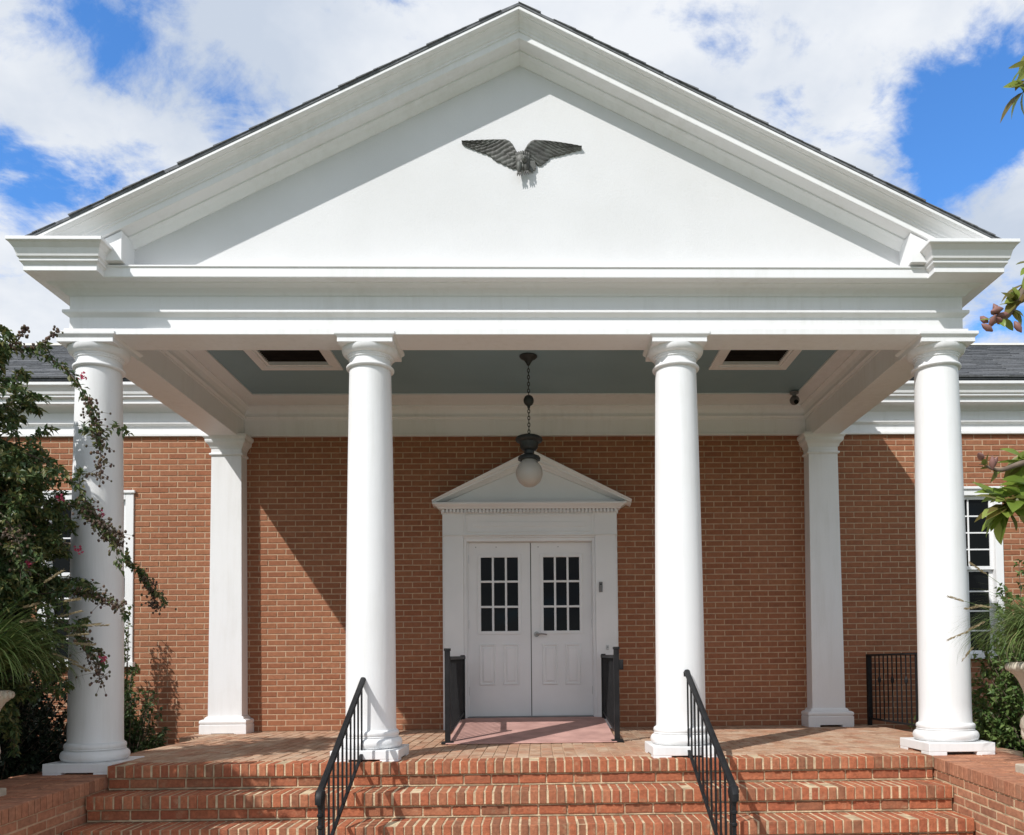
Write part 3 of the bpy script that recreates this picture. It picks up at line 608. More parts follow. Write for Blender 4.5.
# ---- double door
dyf = 2.985
def door(x0, x1, handle_side):
    d = MB(); z0, z1 = .150, 2.233
    gx0, gx1 = x0 + .135, x1 - .135; gz0, gz1 = 1.155, 2.065
    d.box(x0, gx0, dyf, dyf + .045, z0, z1); d.box(gx1, x1, dyf, dyf + .045, z0, z1); d.box(gx0, gx1, dyf, dyf + .045, z0, gz0); d.box(gx0, gx1, dyf, dyf + .045, gz1, z1)
    dr = part(d, 'door', DOORW)
    f = MB(); t = .028
    f.box(gx0 - t, gx0 + .012, dyf - .010, dyf + .03, gz0 - t, gz1 + t); f.box(gx1 - .012, gx1 + t, dyf - .010, dyf + .03, gz0 - t, gz1 + t)
    f.box(gx0 + .012, gx1 - .012, dyf - .010, dyf + .03, gz0 - t, gz0 + .012); f.box(gx0 + .012, gx1 - .012, dyf - .010, dyf + .03, gz1 - .012, gz1 + t)
    for i in (1, 2):
        xm = gx0 + (gx1 - gx0) * i / 3; f.box(xm - .0125, xm + .0125, dyf - .004, dyf + .03, gz0, gz1)
        zm = gz0 + (gz1 - gz0) * i / 3; f.box(gx0, gx1, dyf - .0025, dyf + .028, zm - .0125, zm + .0125)
    f.build('glazing_frame', DOORW, dr, bevel=.003)
    p = MB(); p.box(gx0, gx1, dyf + .018, dyf + .022, gz0, gz1); p.build('pane', GLASS, dr)
    for i in (0, 1):
        w = (x1 - x0 - .27 - .09) / 2 + .005; a = x0 + .125 + i * (w + .085); b = a + w; q0, q1 = .52, 1.01
        pn_ = MB(); 
        def ring(i0, i1, ya, yb_): return [[(a + i0, ya, q0 + i0), (b - i0, ya, q0 + i0), (b - i0, ya, q1 - i0), (a + i0, ya, q1 - i0)], [(a + i1, yb_, q0 + i1), (b - i1, yb_, q0 + i1), (b - i1, yb_, q1 - i1), (a + i1, yb_, q1 - i1)]]
        r_ = ring(0, .006, dyf + .001, dyf - .014) + ring(.016, .024, dyf - .014, dyf - .002) + ring(.034, .055, dyf - .002, dyf - .012)
        pn_.rings(r_); pn_.build('raised_panel', DOORW, dr)
    for hz in (.40, 1.2, 1.98):
        h = MB(); hx = x0 - .004 if handle_side > 0 else x1 + .004
        h.lathe([(.008, hz), (.008, hz + .10)], (hx, dyf - .006), 10); h.build('hinge', STEEL, dr)
    for sx in (.12, .45):
        k = MB(); k.tube([(x0 + (x1 - x0) * sx, dyf - .004, z1 - .055), (x0 + (x1 - x0) * sx, dyf + .002, z1 - .055)], .006, 8)
        k.build('screw_cap', GREY, dr)
    if handle_side < 0:
        hx = x0 + .06; hz = 1.125
        h = MB(); h.tube([(hx, dyf - .012, hz), (hx, dyf + .005, hz)], .033, 20); h.tube([(hx, dyf - .012, hz), (hx, dyf - .055, hz)], .011, 10)
        h.tube([(hx - .008, dyf - .055, hz), (hx + .06, dyf - .057, hz + .004), (hx + .125, dyf - .05, hz - .006)], [.011, .010, .008], 10)
        h.build('handle', noise_mat('satin_metal', (.34, .33, .31), (.28, .27, .26), 20, .35, metal=.8), dr, smooth=50)
        lk = MB(); lk.tube([(hx - .02, dyf - .01, hz + .0), (hx - .02, dyf + .004, hz)], .001, 6)
door(-.722, .018, 1); door(.028, .755, -1)

# ================================================================== RAMP AND METALWORK
rm = MB()
rx0, rx1 = -.79, .86
rm.prism_x([(1.06, .003), (1.06, .012), (2.55, .128), (2.895, .138), (2.895, .003)], rx0, rx1)
tag(rm.build('door_ramp', PINK, bevel=.003, segs=1), label='low pink painted ramp rising from the porch bricks to the double door', cat='ramp')
def ramp_rail(cx, label, box=False):
    e = empty('ramp_railing', (cx, 1.16, 0), label=label, cat='railing', group='railings along the door ramp')
    p = MB(); p.box(cx - .025, cx + .025, 1.11, 1.16, .0, .905); p.box(cx - .031, cx + .031, 1.104, 1.166, .900, .925)
    p.box(cx - .058, cx + .058, 1.08, 1.19, .0, .022); 
    shift(p.build('post', BLACK, bevel=.003), e)
    p = MB(); p.box(cx - .025, cx + .025, 2.72, 2.77, .12, .88); shift(p.build('post', BLACK, bevel=.003), e)
    s = 1 if cx < 0 else -1
    t = MB(); t.bar((cx + s * .004, 1.16, .83), (cx + s * .004, 2.80, .852), .048, .034); shift(t.build('top_rail', BLACK, bevel=.004), e)
    t = MB(); t.bar((cx, 1.16, .085), (cx, 2.72, .205), .03, .025); shift(t.build('bottom_rail', BLACK, bevel=.003), e)
    for i in range(14):
        y = 1.26 + i * .104; zb = .085 + .12 * (y - 1.16) / 1.56
        b = MB(); b.box(cx - .008, cx + .008, y - .008, y + .008, zb, .83 + .012 * (y - 1.16)); shift(b.build('baluster', BLACK), e)
    if box:
        b = MB(); b.box(cx + .026, cx + .066, 1.10, 1.18, .70, .80); b.box(cx + .03, cx + .062, 1.094, 1.10, .715, .785); shift(b.build('control_box', BLACK, bevel=.004), e)
ramp_rail(-.775, 'black metal railing along the ramp edge nearest the shaded crape myrtle side')
ramp_rail(.868, 'black metal ramp railing with a small black box fixed to its front post', True)
def stair_rail(x, top, bot, label):
    e = empty('stair_handrail', (x, bot[0], GZ), label=label, cat='handrail', group='handrails on the entrance steps')
    (yt, zt), (yb, zb) = top, bot; sl = (zt - zb) / (yt - yb)
    h = MB(); pts = []
    # moulded cap rail, scrolled over at both ends
    P = lambda y: zb + sl * (y - yb)
    path = [(yt + .055, zt - .035), (yt + .045, zt + .004), (yt + .01, zt + .014), (yt - .03, P(yt - .03))] + [(yt + (yb - yt) * i / 10, P(yt + (yb - yt) * i / 10)) for i in range(1, 10)] + [(yb + .03, P(yb + .03) + .0), (yb - .02, zb - .01), (yb - .045, zb - .045), (yb - .04, zb - .085)]
    wprof = [(-.021, -.012), (.021, -.012), (.024, .0), (.017, .011), (0, .015), (-.017, .011), (-.024, 0)]
    rings = []
    for i, (y, z) in enumerate(path):
        a = path[max(i - 1, 0)]; b = path[min(i + 1, len(path) - 1)]; ty, tz = b[0] - a[0], b[1] - a[1]; l_ = math.hypot(ty, tz); ny, nz = tz / l_, -ty / l_
        if i > 0 and nz < 0 and False: ny, nz = -ny, -nz
        rings.append([(x + u, y + ny * v, z + nz * v) for u, v in wprof])
    h.rings(rings); shift(h.build('cap_rail', BLACK, smooth=40), e)
    b0 = (-.32, .03); b1 = (yb + .02, b0[1] + (yb + .02 - b0[0]) * .475 - .0)
    P2 = lambda y: b0[1] + (y - b0[0]) * .475
    h = MB(); h.bar((x, b0[0] + .05, P2(b0[0] + .05)), (x, yb + .02, P2(yb + .02)), .024, .016); shift(h.build('bottom_rail', BLACK, bevel=.002, segs=1), e)
    h = MB()
    for (y, z) in ((b0[0] + .03, P2(b0[0] + .03)),): h.box(x - .012, x + .012, y - .012, y + .012, -.01, z)
    shift(h.build('foot', BLACK), e)
    nb = 11
    for i in range(nb):
        y = yt - .005 + (yb + .09 - yt) * i / (nb - 1); h = MB(); lo = P2(min(y, b0[0] + .05)) if y < b0[0] + .05 else 0.0
        h.box(x - .0065, x + .0065, y - .0065, y + .0065, lo, P(y) - .008); shift(h.build('baluster', BLACK), e)
    n_ = MB(); bz = -RS * max(0, math.ceil((-.33 - yb) / TR)) if yb > -.33 - 4 * TR else GZ + .02
    n_.box(x - .0125, x + .0125, yb - .0125, yb + .0125, bz, zb - .005)
    for kz in (.16, .235, .31): n_.lathe([(.014, zb - kz - .014), (.022, zb - kz - .006), (.022, zb - kz + .006), (.014, zb - kz + .014)], (x, yb), 12)
    n_.lathe([(.016, zb - .115), (.03, zb - .07), (.036, zb - .03), (.03, zb + .0), (.012, zb + .012)], (x, yb), 14)
    shift(n_.build('newel_post', BLACK, smooth=40), e)
stair_rail(-1.305, (-.125, .695), (-1.50, -.045), 'black iron stair handrail in front of the inner column nearer the crape myrtle')
stair_rail(1.312, (-.245, .678), (-1.773, -.012), 'black iron stair handrail in front of the inner column nearer the magnolia')
# porch side fence
fe = empty('porch_fence', (4.05, 1.6, 0), label='black iron picket fence closing the porch between outer column and brick wall', cat='fence')
t = MB(); t.bar((4.05, .92, .835), (4.05, 2.90, .835), .035, .022); shift(t.build('top_rail', BLACK, bevel=.003), fe)
t = MB(); t.bar((4.05, .92, .085), (4.05, 2.90, .085), .03, .02); shift(t.build('bottom_rail', BLACK), fe)
for y in (.94, 1.55, 2.86):
    t = MB(); t.box(4.027, 4.073, y - .023, y + .023, 0, .83); shift(t.build('post', BLACK, bevel=.003), fe)
y = 1.06
while y < 2.8:
    if abs(y - 1.55) > .05:
        t = MB(); t.box(4.044, 4.056, y - .006, y + .006, .085, .83)
        if int(round((y - 1.06) / .115)) % 3 == 1: t.lathe([(.006, .50), (.018, .53), (.020, .56), (.006, .60)], (4.05, y), 8)
        shift(t.build('picket', BLACK), fe)
    y += .115

# ================================================================== SMALL THINGS
# pendant lamp
lx, ly = .034, 1.3
la = empty('pendant_lamp', (lx, ly, ZC), label='dark green metal pendant lamp with a frosted globe hanging on a chain above the door', cat='lamp')
c = MB(); c.lathe([(.0, zc1 + .001), (.088, zc1 + .001), (.090, zc1 - .012), (.078, zc1 - .025), (.045, zc1 - .045), (.025, zc1 - .075), (.012, zc1 - .10), (.0, zc1 - .10)], (lx, ly), 28); shift(c.build('canopy', IRON2, smooth=40), la)
ch = MB()
def link(zc_, rot):
    pts = [(math.cos(a) * .011, math.sin(a) * .022 + zc_) for a in [2 * math.pi * i / 12 for i in range(13)]]
    ch.tube([(lx + (px if rot else 0), ly + (0 if rot else px), pz) for px, pz in pts], .0042, 6, cap=False)
z = zc1 - .115; i = 0
while z > 3.06:
    if not 3.355 < z < 3.465: link(z, i % 2)
    z -= .0345; i += 1
shift(ch.build('chain', IRON2, smooth=60), la)
b = MB(); b.sphere((lx, ly, 3.41), .052, 20, 12, (1, 1, 1.1)); b.lathe([(.012, 3.33), (.018, 3.36), (.012, 3.37)], (lx, ly), 12); shift(b.build('ball', IRON2, smooth=50), la)
f = MB(); f.lathe([(.0, 3.075), (.015, 3.07), (.02, 3.055), (.11, 3.045), (.132, 3.03), (.137, 3.01), (.128, 2.995), (.10, 2.985), (.092, 2.965), (.088, 2.93), (.07, 2.91), (.052, 2.90), (.05, 2.87), (.066, 2.86), (.10, 2.845), (.112, 2.83), (.112, 2.808), (.0, 2.805)], (lx, ly), 36); shift(f.build('fitter', IRON2, smooth=40), la)
gl = MB(); gl.lathe([(.001, 2.535)] + [(.134 * math.sin(R(a)), 2.675 - .14 * math.cos(R(a))) for a in range(8, 150, 8)] + [(.07, 2.81)], (lx, ly), 36); shift(gl.build('globe', FROST, smooth=60), la)
# security camera
se = empty('security_camera', (3.06, 2.42, ZC), label='small dark dome camera fixed to the ceiling border above a pilaster', cat='camera')
c = MB(); c.lathe([(.0, ZC - .001), (.05, ZC - .001), (.05, ZC - .02), (.026, ZC - .026), (.02, ZC - .07), (.0, ZC - .07)], (3.06, 2.36), 20); shift(c.build('mount', GREY, smooth=40), se)
c = MB(); c.sphere((3.06, 2.35, ZC - .10), .055, 20, 12); shift(c.build('housing', noise_mat('camera_shell', (.10, .09, .085), (.14, .13, .12), 9, .35), smooth=50), se)
c = MB(); c.lathe([(.0, 0)], (0, 0), 4) if False else c.tube([(3.062, 2.312, ZC - .125), (3.062, 2.29, ZC - .14)], .024, 18); shift(c.build('lens', GLASS, smooth=40), se)
# key pad and bell button on the casing
k = empty('door_keypad', (.855, 2.85, 1.67), label='slim grey card reader screwed to the white door casing', cat='card reader')
b = MB(); b.box(.835, .877, 2.838, 2.8595, 1.615, 1.735); shift(b.build('body', GREY, bevel=.004), k)
b = MB(); b.box(.846, .866, 2.836, 2.839, 1.70, 1.715); shift(b.build('sensor', GLASS), k)
k = empty('door_bell', (.93, 2.85, .96), label='tiny bell button low on the white door casing beside the ramp railing', cat='door bell')
b = MB(); b.box(.915, .945, 2.846, 2.8595, .93, .985); shift(b.build('plate', STEEL, bevel=.003), k)
b = MB(); b.tube([(.93, 2.847, .96), (.93, 2.838, .96)], .009, 12); shift(b.build('button', GREY), k)
# ---- eagle
ea = empty('eagle_emblem', (.012, TY, 4.95), label='dark weathered metal eagle with spread wings mounted on the white pediment', cat='emblem')
EX, EZ = .012, 4.948
def wing(top, bot, s):
    """top and bottom outlines (dx, dz) from root to tip; layered feathers stand out in relief"""
    nu, nv = 96, 40
    def interp(pl, t):
        L_ = [0]
        for a, b_ in zip(pl, pl[1:]): L_.append(L_[-1] + math.hypot(b_[0] - a[0], b_[1] - a[1]))
        t *= L_[-1]
        for i in range(len(pl) - 1):
            if t <= L_[i + 1] + 1e-9:
                q = (t - L_[i]) / (L_[i + 1] - L_[i]); return (pl[i][0] + (pl[i + 1][0] - pl[i][0]) * q, pl[i][1] + (pl[i + 1][1] - pl[i][1]) * q)
        return pl[-1]
    mb = MB(); F = []; Bk = []
    for i in range(nu + 1):
        u = i / nu; a = interp(top, u); b_ = interp(bot, u); 
        for j in range(nv + 1):
            v = j / nv
            x = a[0] + (b_[0] - a[0]) * v; z = a[1] + (b_[1] - a[1]) * v
            row = 0 if v < .3 else 1 if v < .60 else 2
            vv = (v - (0, .3, .60)[row]) / (.3, .30, .40)[row]
            nf = (13, 12, 11)[row]; ph = ((u - .42 * v) * nf + .5 * row) % 1
            rel = .013 * (1 - vv) + .004 * (1 - (2 * ph - 1) ** 2)
            edge = min(1, v / .1) ** .5 * min(1, (1 - v) / .05 + .35)
            y = -.010 - .020 * (1 - v) * (1 - .4 * u) * edge - rel * edge
            F.append((EX + x, TY + y, EZ + z)); Bk.append((EX + x, TY - .003, EZ + z))
    n = nv + 1; fs = [(i * n + j, i * n + j + 1, (i + 1) * n + j + 1, (i + 1) * n + j) for i in range(nu) for j in range(nv)]
    o = len(F); fs2 = [tuple(q + o for q in reversed(f_)) for f_ in fs]
    rim = [i * n for i in range(nu + 1)] + [nu * n + j for j in range(1, n)] + [i * n + nv for i in range(nu - 1, -1, -1)] + [j for j in range(nv - 1, 0, -1)]
    fs3 = [(rim[i], rim[(i + 1) % len(rim)], rim[(i + 1) % len(rim)] + o, rim[i] + o) for i in range(len(rim))]
    mb.add(F + Bk, fs + fs2 + fs3); shift(mb.build('wing', BRONZE, smooth=30), ea)
def sc_(pl): return [((x - 500) / 744, -(y - 200) / 744) for x, y in pl]
def scallop(pl, n, d):
    out = []
    for k in range(n):
        for q in (0, .55, .9):
            t = (k + q) / n * (len(pl) - 1); i = min(int(t), len(pl) - 2); f_ = t - i
            x = pl[i][0] + (pl[i + 1][0] - pl[i][0]) * f_; z = pl[i][1] + (pl[i + 1][1] - pl[i][1]) * f_
            out.append((x, z - (0, d, d * .8)[(0, .55, .9).index(q)]))
    return out + [pl[-1]]
wing(sc_([(480, 215), (468, 185), (445, 140), (425, 118), (400, 108), (330, 110), (250, 115), (180, 121), (133, 123)]), scallop(sc_([(490, 285), (440, 282), (400, 262), (335, 232), (300, 200), (240, 178), (190, 158), (150, 140), (133, 128)]), 13, .009), -1)
wing(sc_([(505, 215), (512, 180), (532, 142), (552, 120), (575, 110), (640, 114), (710, 122), (790, 136), (866, 152)]), scallop(sc_([(545, 262), (575, 250), (612, 268), (645, 240), (680, 208), (710, 204), (760, 190), (815, 174), (866, 160)]), 13, .009), 1)
b = MB()
def eb(cx_, cz_, rx, ry, rz, yo, n=18): b.sphere((EX + cx_, TY - yo, EZ + cz_), 1, n, 12, (rx, ry, rz))
eb(.004, -.058, .060, .036, .066, .022); eb(.012, -.088, .046, .034, .050, .028)
# feather tufts over the breast and tail
for i in range(5):
    for k in range(7):
        a = -1 + 2 * k / 6; eb(.006 + a * .05 * (1 - .08 * i), -.012 - i * .026, .013, .010, .022, .050 - abs(a) * .020, 8)
for k in range(5): b.bar((EX + .05 + k * .012, TY - .02, EZ - .06), (EX + .055 + k * .013, TY - .015, EZ - .125 - .012 * (2 - abs(k - 2))), .016, .012, (0, 1, 0))
shift(b.build('body', BRONZE, smooth=45), ea)
b = MB(); b.sphere((EX + .022, TY - .068, EZ - .075), 1, 16, 12, (.027, .032, .03)); b.tube([(EX + .02, TY - .092, EZ - .078), (EX + .016, TY - .112, EZ - .084), (EX + .015, TY - .116, EZ - .10)], [.013, .009, .002], 10)
shift(b.build('head', BRONZE, smooth=45), ea)
for sx, dz in ((-.022, .012), (.036, .026)):
    b = MB(); x0 = EX + sx; b.tube([(x0, TY - .045, EZ - .11 + dz), (x0 - .002, TY - .05, EZ - .155 + dz), (x0 - .002, TY - .042, EZ - .185 + dz)], [.026, .021, .012], 12)
    for q in (-1, 0, 1): b.tube([(x0, TY - .042, EZ - .183 + dz), (x0 + q * .014, TY - .055, EZ - .198 + dz), (x0 + q * .018, TY - .058, EZ - .222 + dz)], [.009, .008, .002], 8)
    shift(b.build('talon', BRONZE, smooth=45), ea)
# ---- urns
def urn(x, y, z, s, label):
    e = empty('garden_urn', (x, y, z), label=label, cat='urn', group='stone urns on the low walls')
    b = MB(); b.box(x - .19 * s, x + .19 * s, y - .19 * s, y + .19 * s, z, z + .085 * s); shift(b.build('plinth', STONE, bevel=.008), e)
    pr = [(.16, .086), (.165, .10), (.155, .115), (.125, .13), (.09, .16), (.075, .19), (.085, .205), (.10, .215), (.085, .228), (.10, .245), (.16, .27), (.205, .31), (.222, .36), (.214, .41), (.19, .445), (.186, .46), (.195, .468), (.19, .48), (.178, .50), (.183, .56), (.198, .62), (.222, .68), (.25, .725), (.275, .745), (.285, .76), (.285, .80), (.275, .815), (.24, .815), (.22, .78), (.0, .78)]
    b = MB(); b.lathe([(r * s, z + h * s) for r, h in pr], (x, y), 48); bo = b.build('bowl', STONE, smooth=40); shift(bo, e)
    r_ = MB(); n = 26
    for i in range(n):
        a = 2 * math.pi * i / n; r_.sphere((x + .281 * s * math.cos(a), y + .281 * s * math.sin(a), z + .782 * s), .026 * s, 8, 6, (1, 1, 1.15))
    shift(r_.build('carved_rim', STONE, smooth=60), e); r_ = MB()
    for i in range(18):
        a = 2 * math.pi * i / 18; r_.sphere((x + .19 * s * math.cos(a), y + .19 * s * math.sin(a), z + .315 * s), .03 * s, 8, 6, (1, 1, 1.9))
    shift(r_.build('carved_leaves', STONE, smooth=60), e)
    so_ = MB(); so_.lathe([(.001, z + .79 * s), (.225 * s, z + .785 * s)], (x, y), 24); shift(so_.build('soil', SOIL), e)
urn(3.72, -1.2, -.075, 1.0, 'cream stone urn with grass on the sunlit low brick wall')
urn(-3.74, -1.25, -.135, .92, 'cream stone urn with grass on the shaded low brick wall')

# ================================================================== PLANTS
def leaf(mb, p, d, nrm, L_, W_, fold=.25, droop=.15, segs=2):
    """a small pointed leaf folded along its midrib"""
    d = d.normalized(); s = d.cross(nrm)
    if s.length < 1e-4: s = d.orthogonal()
    s.normalize(); n = s.cross(d)
    b = p + d * (L_ * .5) - n * (droop * L_ * .2); t = p + d * L_ - n * (droop * L_)
    l = p + d * (L_ * .45) + s * (W_ / 2) + n * (fold * W_ / 2); r = p + d * (L_ * .45) - s * (W_ / 2) + n * (fold * W_ / 2)
    o = len(mb.v); mb.v += [p[:], l[:], t[:], r[:], b[:]]; mb.f += [(o, o + 4, o + 1), (o + 1, o + 4, o + 2), (o, o + 3, o + 4), (o + 3, o + 2, o + 4)]
def bigleaf(mb, p, d, nrm, L_, W_, fold=.3, droop=.35):
    d = d.normalized(); s = d.cross(nrm); s = s.normalized() if s.length > 1e-4 else d.orthogonal().normalized(); n = s.cross(d)
    ws = [(0, .06), (.15, .55), (.38, .95), (.6, 1.0), (.8, .68), (.93, .28), (1, .02)]; o = len(mb.v)
    for t, w in ws:
        c = p + d * (L_ * t) - n * (droop * L_ * t * t); h = s * (W_ / 2 * w); u = n * (fold * W_ / 2 * w)
        mb.v += [(c + h + u)[:], c[:], (c - h + u)[:]]
    for k in range(len(ws) - 1):
        a = o + 3 * k; mb.f += [(a, a + 1, a + 4, a + 3), (a + 1, a + 2, a + 5, a + 4)]
def rv(s=1.0): return Vector((rnd.gauss(0, s), rnd.gauss(0, s), rnd.gauss(0, s)))
def smooth_path(pts, n=5):
    pts = [Vector(p) for p in pts]; out = []
    for i in range(len(pts) - 1):
        p0 = pts[max(i - 1, 0)]; p1 = pts[i]; p2 = pts[i + 1]; p3 = pts[min(i + 2, len(pts) - 1)]
        for k in range(n):
            t = k / n; out.append(.5 * ((2 * p1) + (p2 - p0) * t + (2 * p0 - 5 * p1 + 4 * p2 - p3) * t * t + (3 * p1 - p0 - 3 * p2 + p3) * t ** 3))
    return out + [pts[-1]]
def twig_leaves(mb, path, per, L_, W_, spread=.6, start=.1):
    n = len(path)
    for i in range(int(start * n), n):
        p = path[i]; t = (path[min(i + 1, n - 1)] - path[max(i - 1, 0)]).normalized()
        for _ in range(per):
            d = (t * .5 + rv(spread)); d.z -= .15
            leaf(mb, p + rv(.012), d, Vector((rnd.gauss(0, .5), rnd.gauss(0, .5), 1)), L_ * rnd.uniform(.6, 1.25), W_ * rnd.uniform(.7, 1.2), .35, rnd.uniform(.05, .5))

# --- crape myrtle beside the outer column
my = empty('crape_myrtle', (-4.9, -1.0, GZ), label='crape myrtle with seed pods and a few pink flowers arching over the outer column', cat='tree')
tr = MB(); lf = MB(); tw = MB(); pod = MB()
base = Vector((-4.9, -1.0, GZ))
limbs = [[base, (-4.85, -.95, -.2), (-4.6, -.85, .6), (-4.35, -.75, 1.3), (-4.18, -.7, 2.0)], [base + Vector((.05, -.08, 0)), (-4.95, -1.2, 0), (-4.8, -1.35, .9), (-4.7, -1.5, 1.9), (-4.6, -1.6, 2.9)],
         [base + Vector((-.08, .05, 0)), (-5.0, -.9, .2), (-4.9, -.75, 1.2), (-4.6, -.65, 2.1), (-4.41, -.6, 2.8)], [base + Vector((-.1, -.05, 0)), (-5.3, -1.1, .4), (-5.6, -1.0, 1.4), (-5.7, -.9, 2.6)],
         [base + Vector((.02, .1, 0)), (-4.9, -.6, .3), (-4.7, -.1, 1.0), (-4.5, .35, 1.7), (-4.36, .6, 1.92)]]
for l in limbs:
    sp = smooth_path(l, 5); tr.tube(sp, [.045 - .032 * i / len(sp) for i in range(len(sp))], 8)
BR = {'A': [(-4.41, -.6, 2.8), (-4.11, -.6, 3.17), (-3.81, -.6, 3.19), (-3.51, -.6, 3.07), (-3.3, -.6, 2.8), (-3.21, -.6, 2.5), (-3.20, -.6, 2.2)],
      'A2': [(-4.11, -.62, 3.12), (-3.84, -.65, 3.21), (-3.74, -.65, 3.34)], 'A3': [(-3.81, -.6, 3.17), (-3.66, -.6, 3.23), (-3.54, -.6, 3.34)],
      'B': [(-4.18, -.7, 2.0), (-3.82, -.72, 2.36), (-3.52, -.7, 2.28), (-3.3, -.7, 2.09), (-3.18, -.7, 1.86), (-3.0, -.7, 1.74)],
      'C': [(-4.3, -.7, 1.45), (-3.85, -.55, 1.78), (-3.52, -.55, 2.0), (-3.35, -.55, 1.98), (-3.21, -.55, 1.82), (-3.09, -.55, 1.7)],
      'D': [(-4.36, .6, 1.92), (-3.92, .6, 1.85), (-3.55, .6, 1.69), (-3.4, .6, 1.52), (-3.31, .6, 1.30)],
      'E': [(-4.5, -.8, .9), (-4.08, -.6, 1.1), (-3.72, -.6, 1.30), (-3.42, -.6, 1.34), (-3.26, -.6, 1.32), (-3.06, -.6, 1.22)],
      'F': [(-4.5, -.8, .95), (-4.13, -.65, 1.2), (-3.68, -.65, 1.18), (-3.39, -.65, 1.08), (-3.26, -.65, .92), (-3.15, -.65, .66)],
      'G': [(-4.3, -.75, 1.6), (-3.9, -.9, 1.95), (-3.6, -1.0, 1.75), (-3.5, -1.0, 1.45)]}
def panicle(path, k0, n, spread, flowers):
    pl = len(path)
    for i in range(int(k0 * pl), pl):
        for _ in range(n):
            w = spread * rnd.uniform(.3, 1.1); off = rv(.6); off.z *= .7; p = path[i] + off * w
            tw.tube([path[i], path[i].lerp(p, .6) + Vector((0, 0, .006)), p], [.0022, .0014, .001], 4, False)
            pod.sphere(p, rnd.uniform(.007, .012), 6, 4, (1, 1, 1.2))
    for c in flowers:
        c = Vector(c); fl = MB()
        for _ in range(16):
            leaf(fl, c + rv(.012), rv(1), rv(1), rnd.uniform(.016, .028), .02, .6, .2)
        shift(fl.build('flower_cluster', PETAL), my)
sprig = lambda k: k in ('A2', 'A3')
FL = {'A': [(-3.33, -.62, 2.98)], 'B': [(-3.42, -.72, 2.03)], 'C': [(-3.2, -.58, 1.93), (-3.37, -.58, 1.66)], 'F': [(-3.13, -.67, .83)], 'E': [], 'G': [(-3.48, -1.0, 1.5)]}
for k, pts in BR.items():
    sp = smooth_path(pts, 9)
    tw.tube(sp, [.010 - .008 * i / len(sp) for i in range(len(sp))], 6)
    if not sprig(k): twig_leaves(lf, sp[: int(len(sp) * .86)], 7, .054, .029, .62, .02)
    panicle(sp, .66 if not sprig(k) else .3, 9 if not sprig(k) else 4, .085 if not sprig(k) else .04, FL.get(k, []))
    for _ in range(3 if not sprig(k) else 0):           # side twigs
        i = rnd.randrange(len(sp) // 3, len(sp) - 4); q = sp[i]; d = rv(.6) + Vector((.2, -.1, .1)); d = d.normalized() * rnd.uniform(.12, .26)
        s2 = smooth_path([q, q + d * .5 + Vector((0, 0, .02)), q + d - Vector((0, 0, .05))], 5); tw.tube(s2, [.004, .0035, .003, .003, .0025, .0025, .002, .002, .0015, .0015, .001][:len(s2)], 5); twig_leaves(lf, s2, 4, .055, .03, .6, .1)
# the body of the crown: leafy twigs spread through its volume, thinner towards the outside
def crown_twigs(n, cx, cy, cz, rx, ry, rz, dens=4, cond=None, L_=.06, W_=.034):
    k = 0
    while k < n:
        v = rv(.55)
        if v.length > 1.15: continue
        c = Vector((cx + v.x * rx, cy + v.y * ry, cz + v.z * rz))
        if cond and not cond(c): continue
        k += 1
        d = (v.normalized() * .6 + rv(.5)); d.z += .25; d = d.normalized() * rnd.uniform(.14, .32)
        s2 = smooth_path([c, c + d * .5 + Vector((0, 0, .02)), c + d - Vector((0, 0, .05))], 5)
        tw.tube(s2, [.005 - .004 * i / len(s2) for i in range(len(s2))], 4, False); twig_leaves(lf, s2, dens, L_, W_, .6, .0)
lim = lambda c: c.x < -3.60 - .25 * (c.y + .7)
crown_twigs(400, -4.02, -.70, 1.70, .50, .50, .75, 8, lambda c: lim(c) and c.z < 2.5, .053, .029)
crown_twigs(240, -4.10, -.70, .85, .50, .45, .55, 8, lambda c: lim(c) and c.x < -3.66, .053, .029)
crown_twigs(110, -4.25, -.70, 2.8, .45, .45, .45, 6, lambda c: c.x < -3.86)
crown_twigs(230, -4.40, -2.45, 1.75, .85, .70, .75, 6, lambda c: c.y < -1.4 and c.x < -3.25 + .35 * (c.y + 1.4), .07, .04)
crown_twigs(160, -4.6, -1.9, 1.2, .6, .6, .7, 5, lambda c: c.y < -1.35)
shift(tr.build('trunk', BARK, smooth=60), my); shift(tw.build('twigs', BARK), my); shift(lf.build('crown', MYRT), my); shift(pod.build('seed_pods', POD, smooth=60), my)

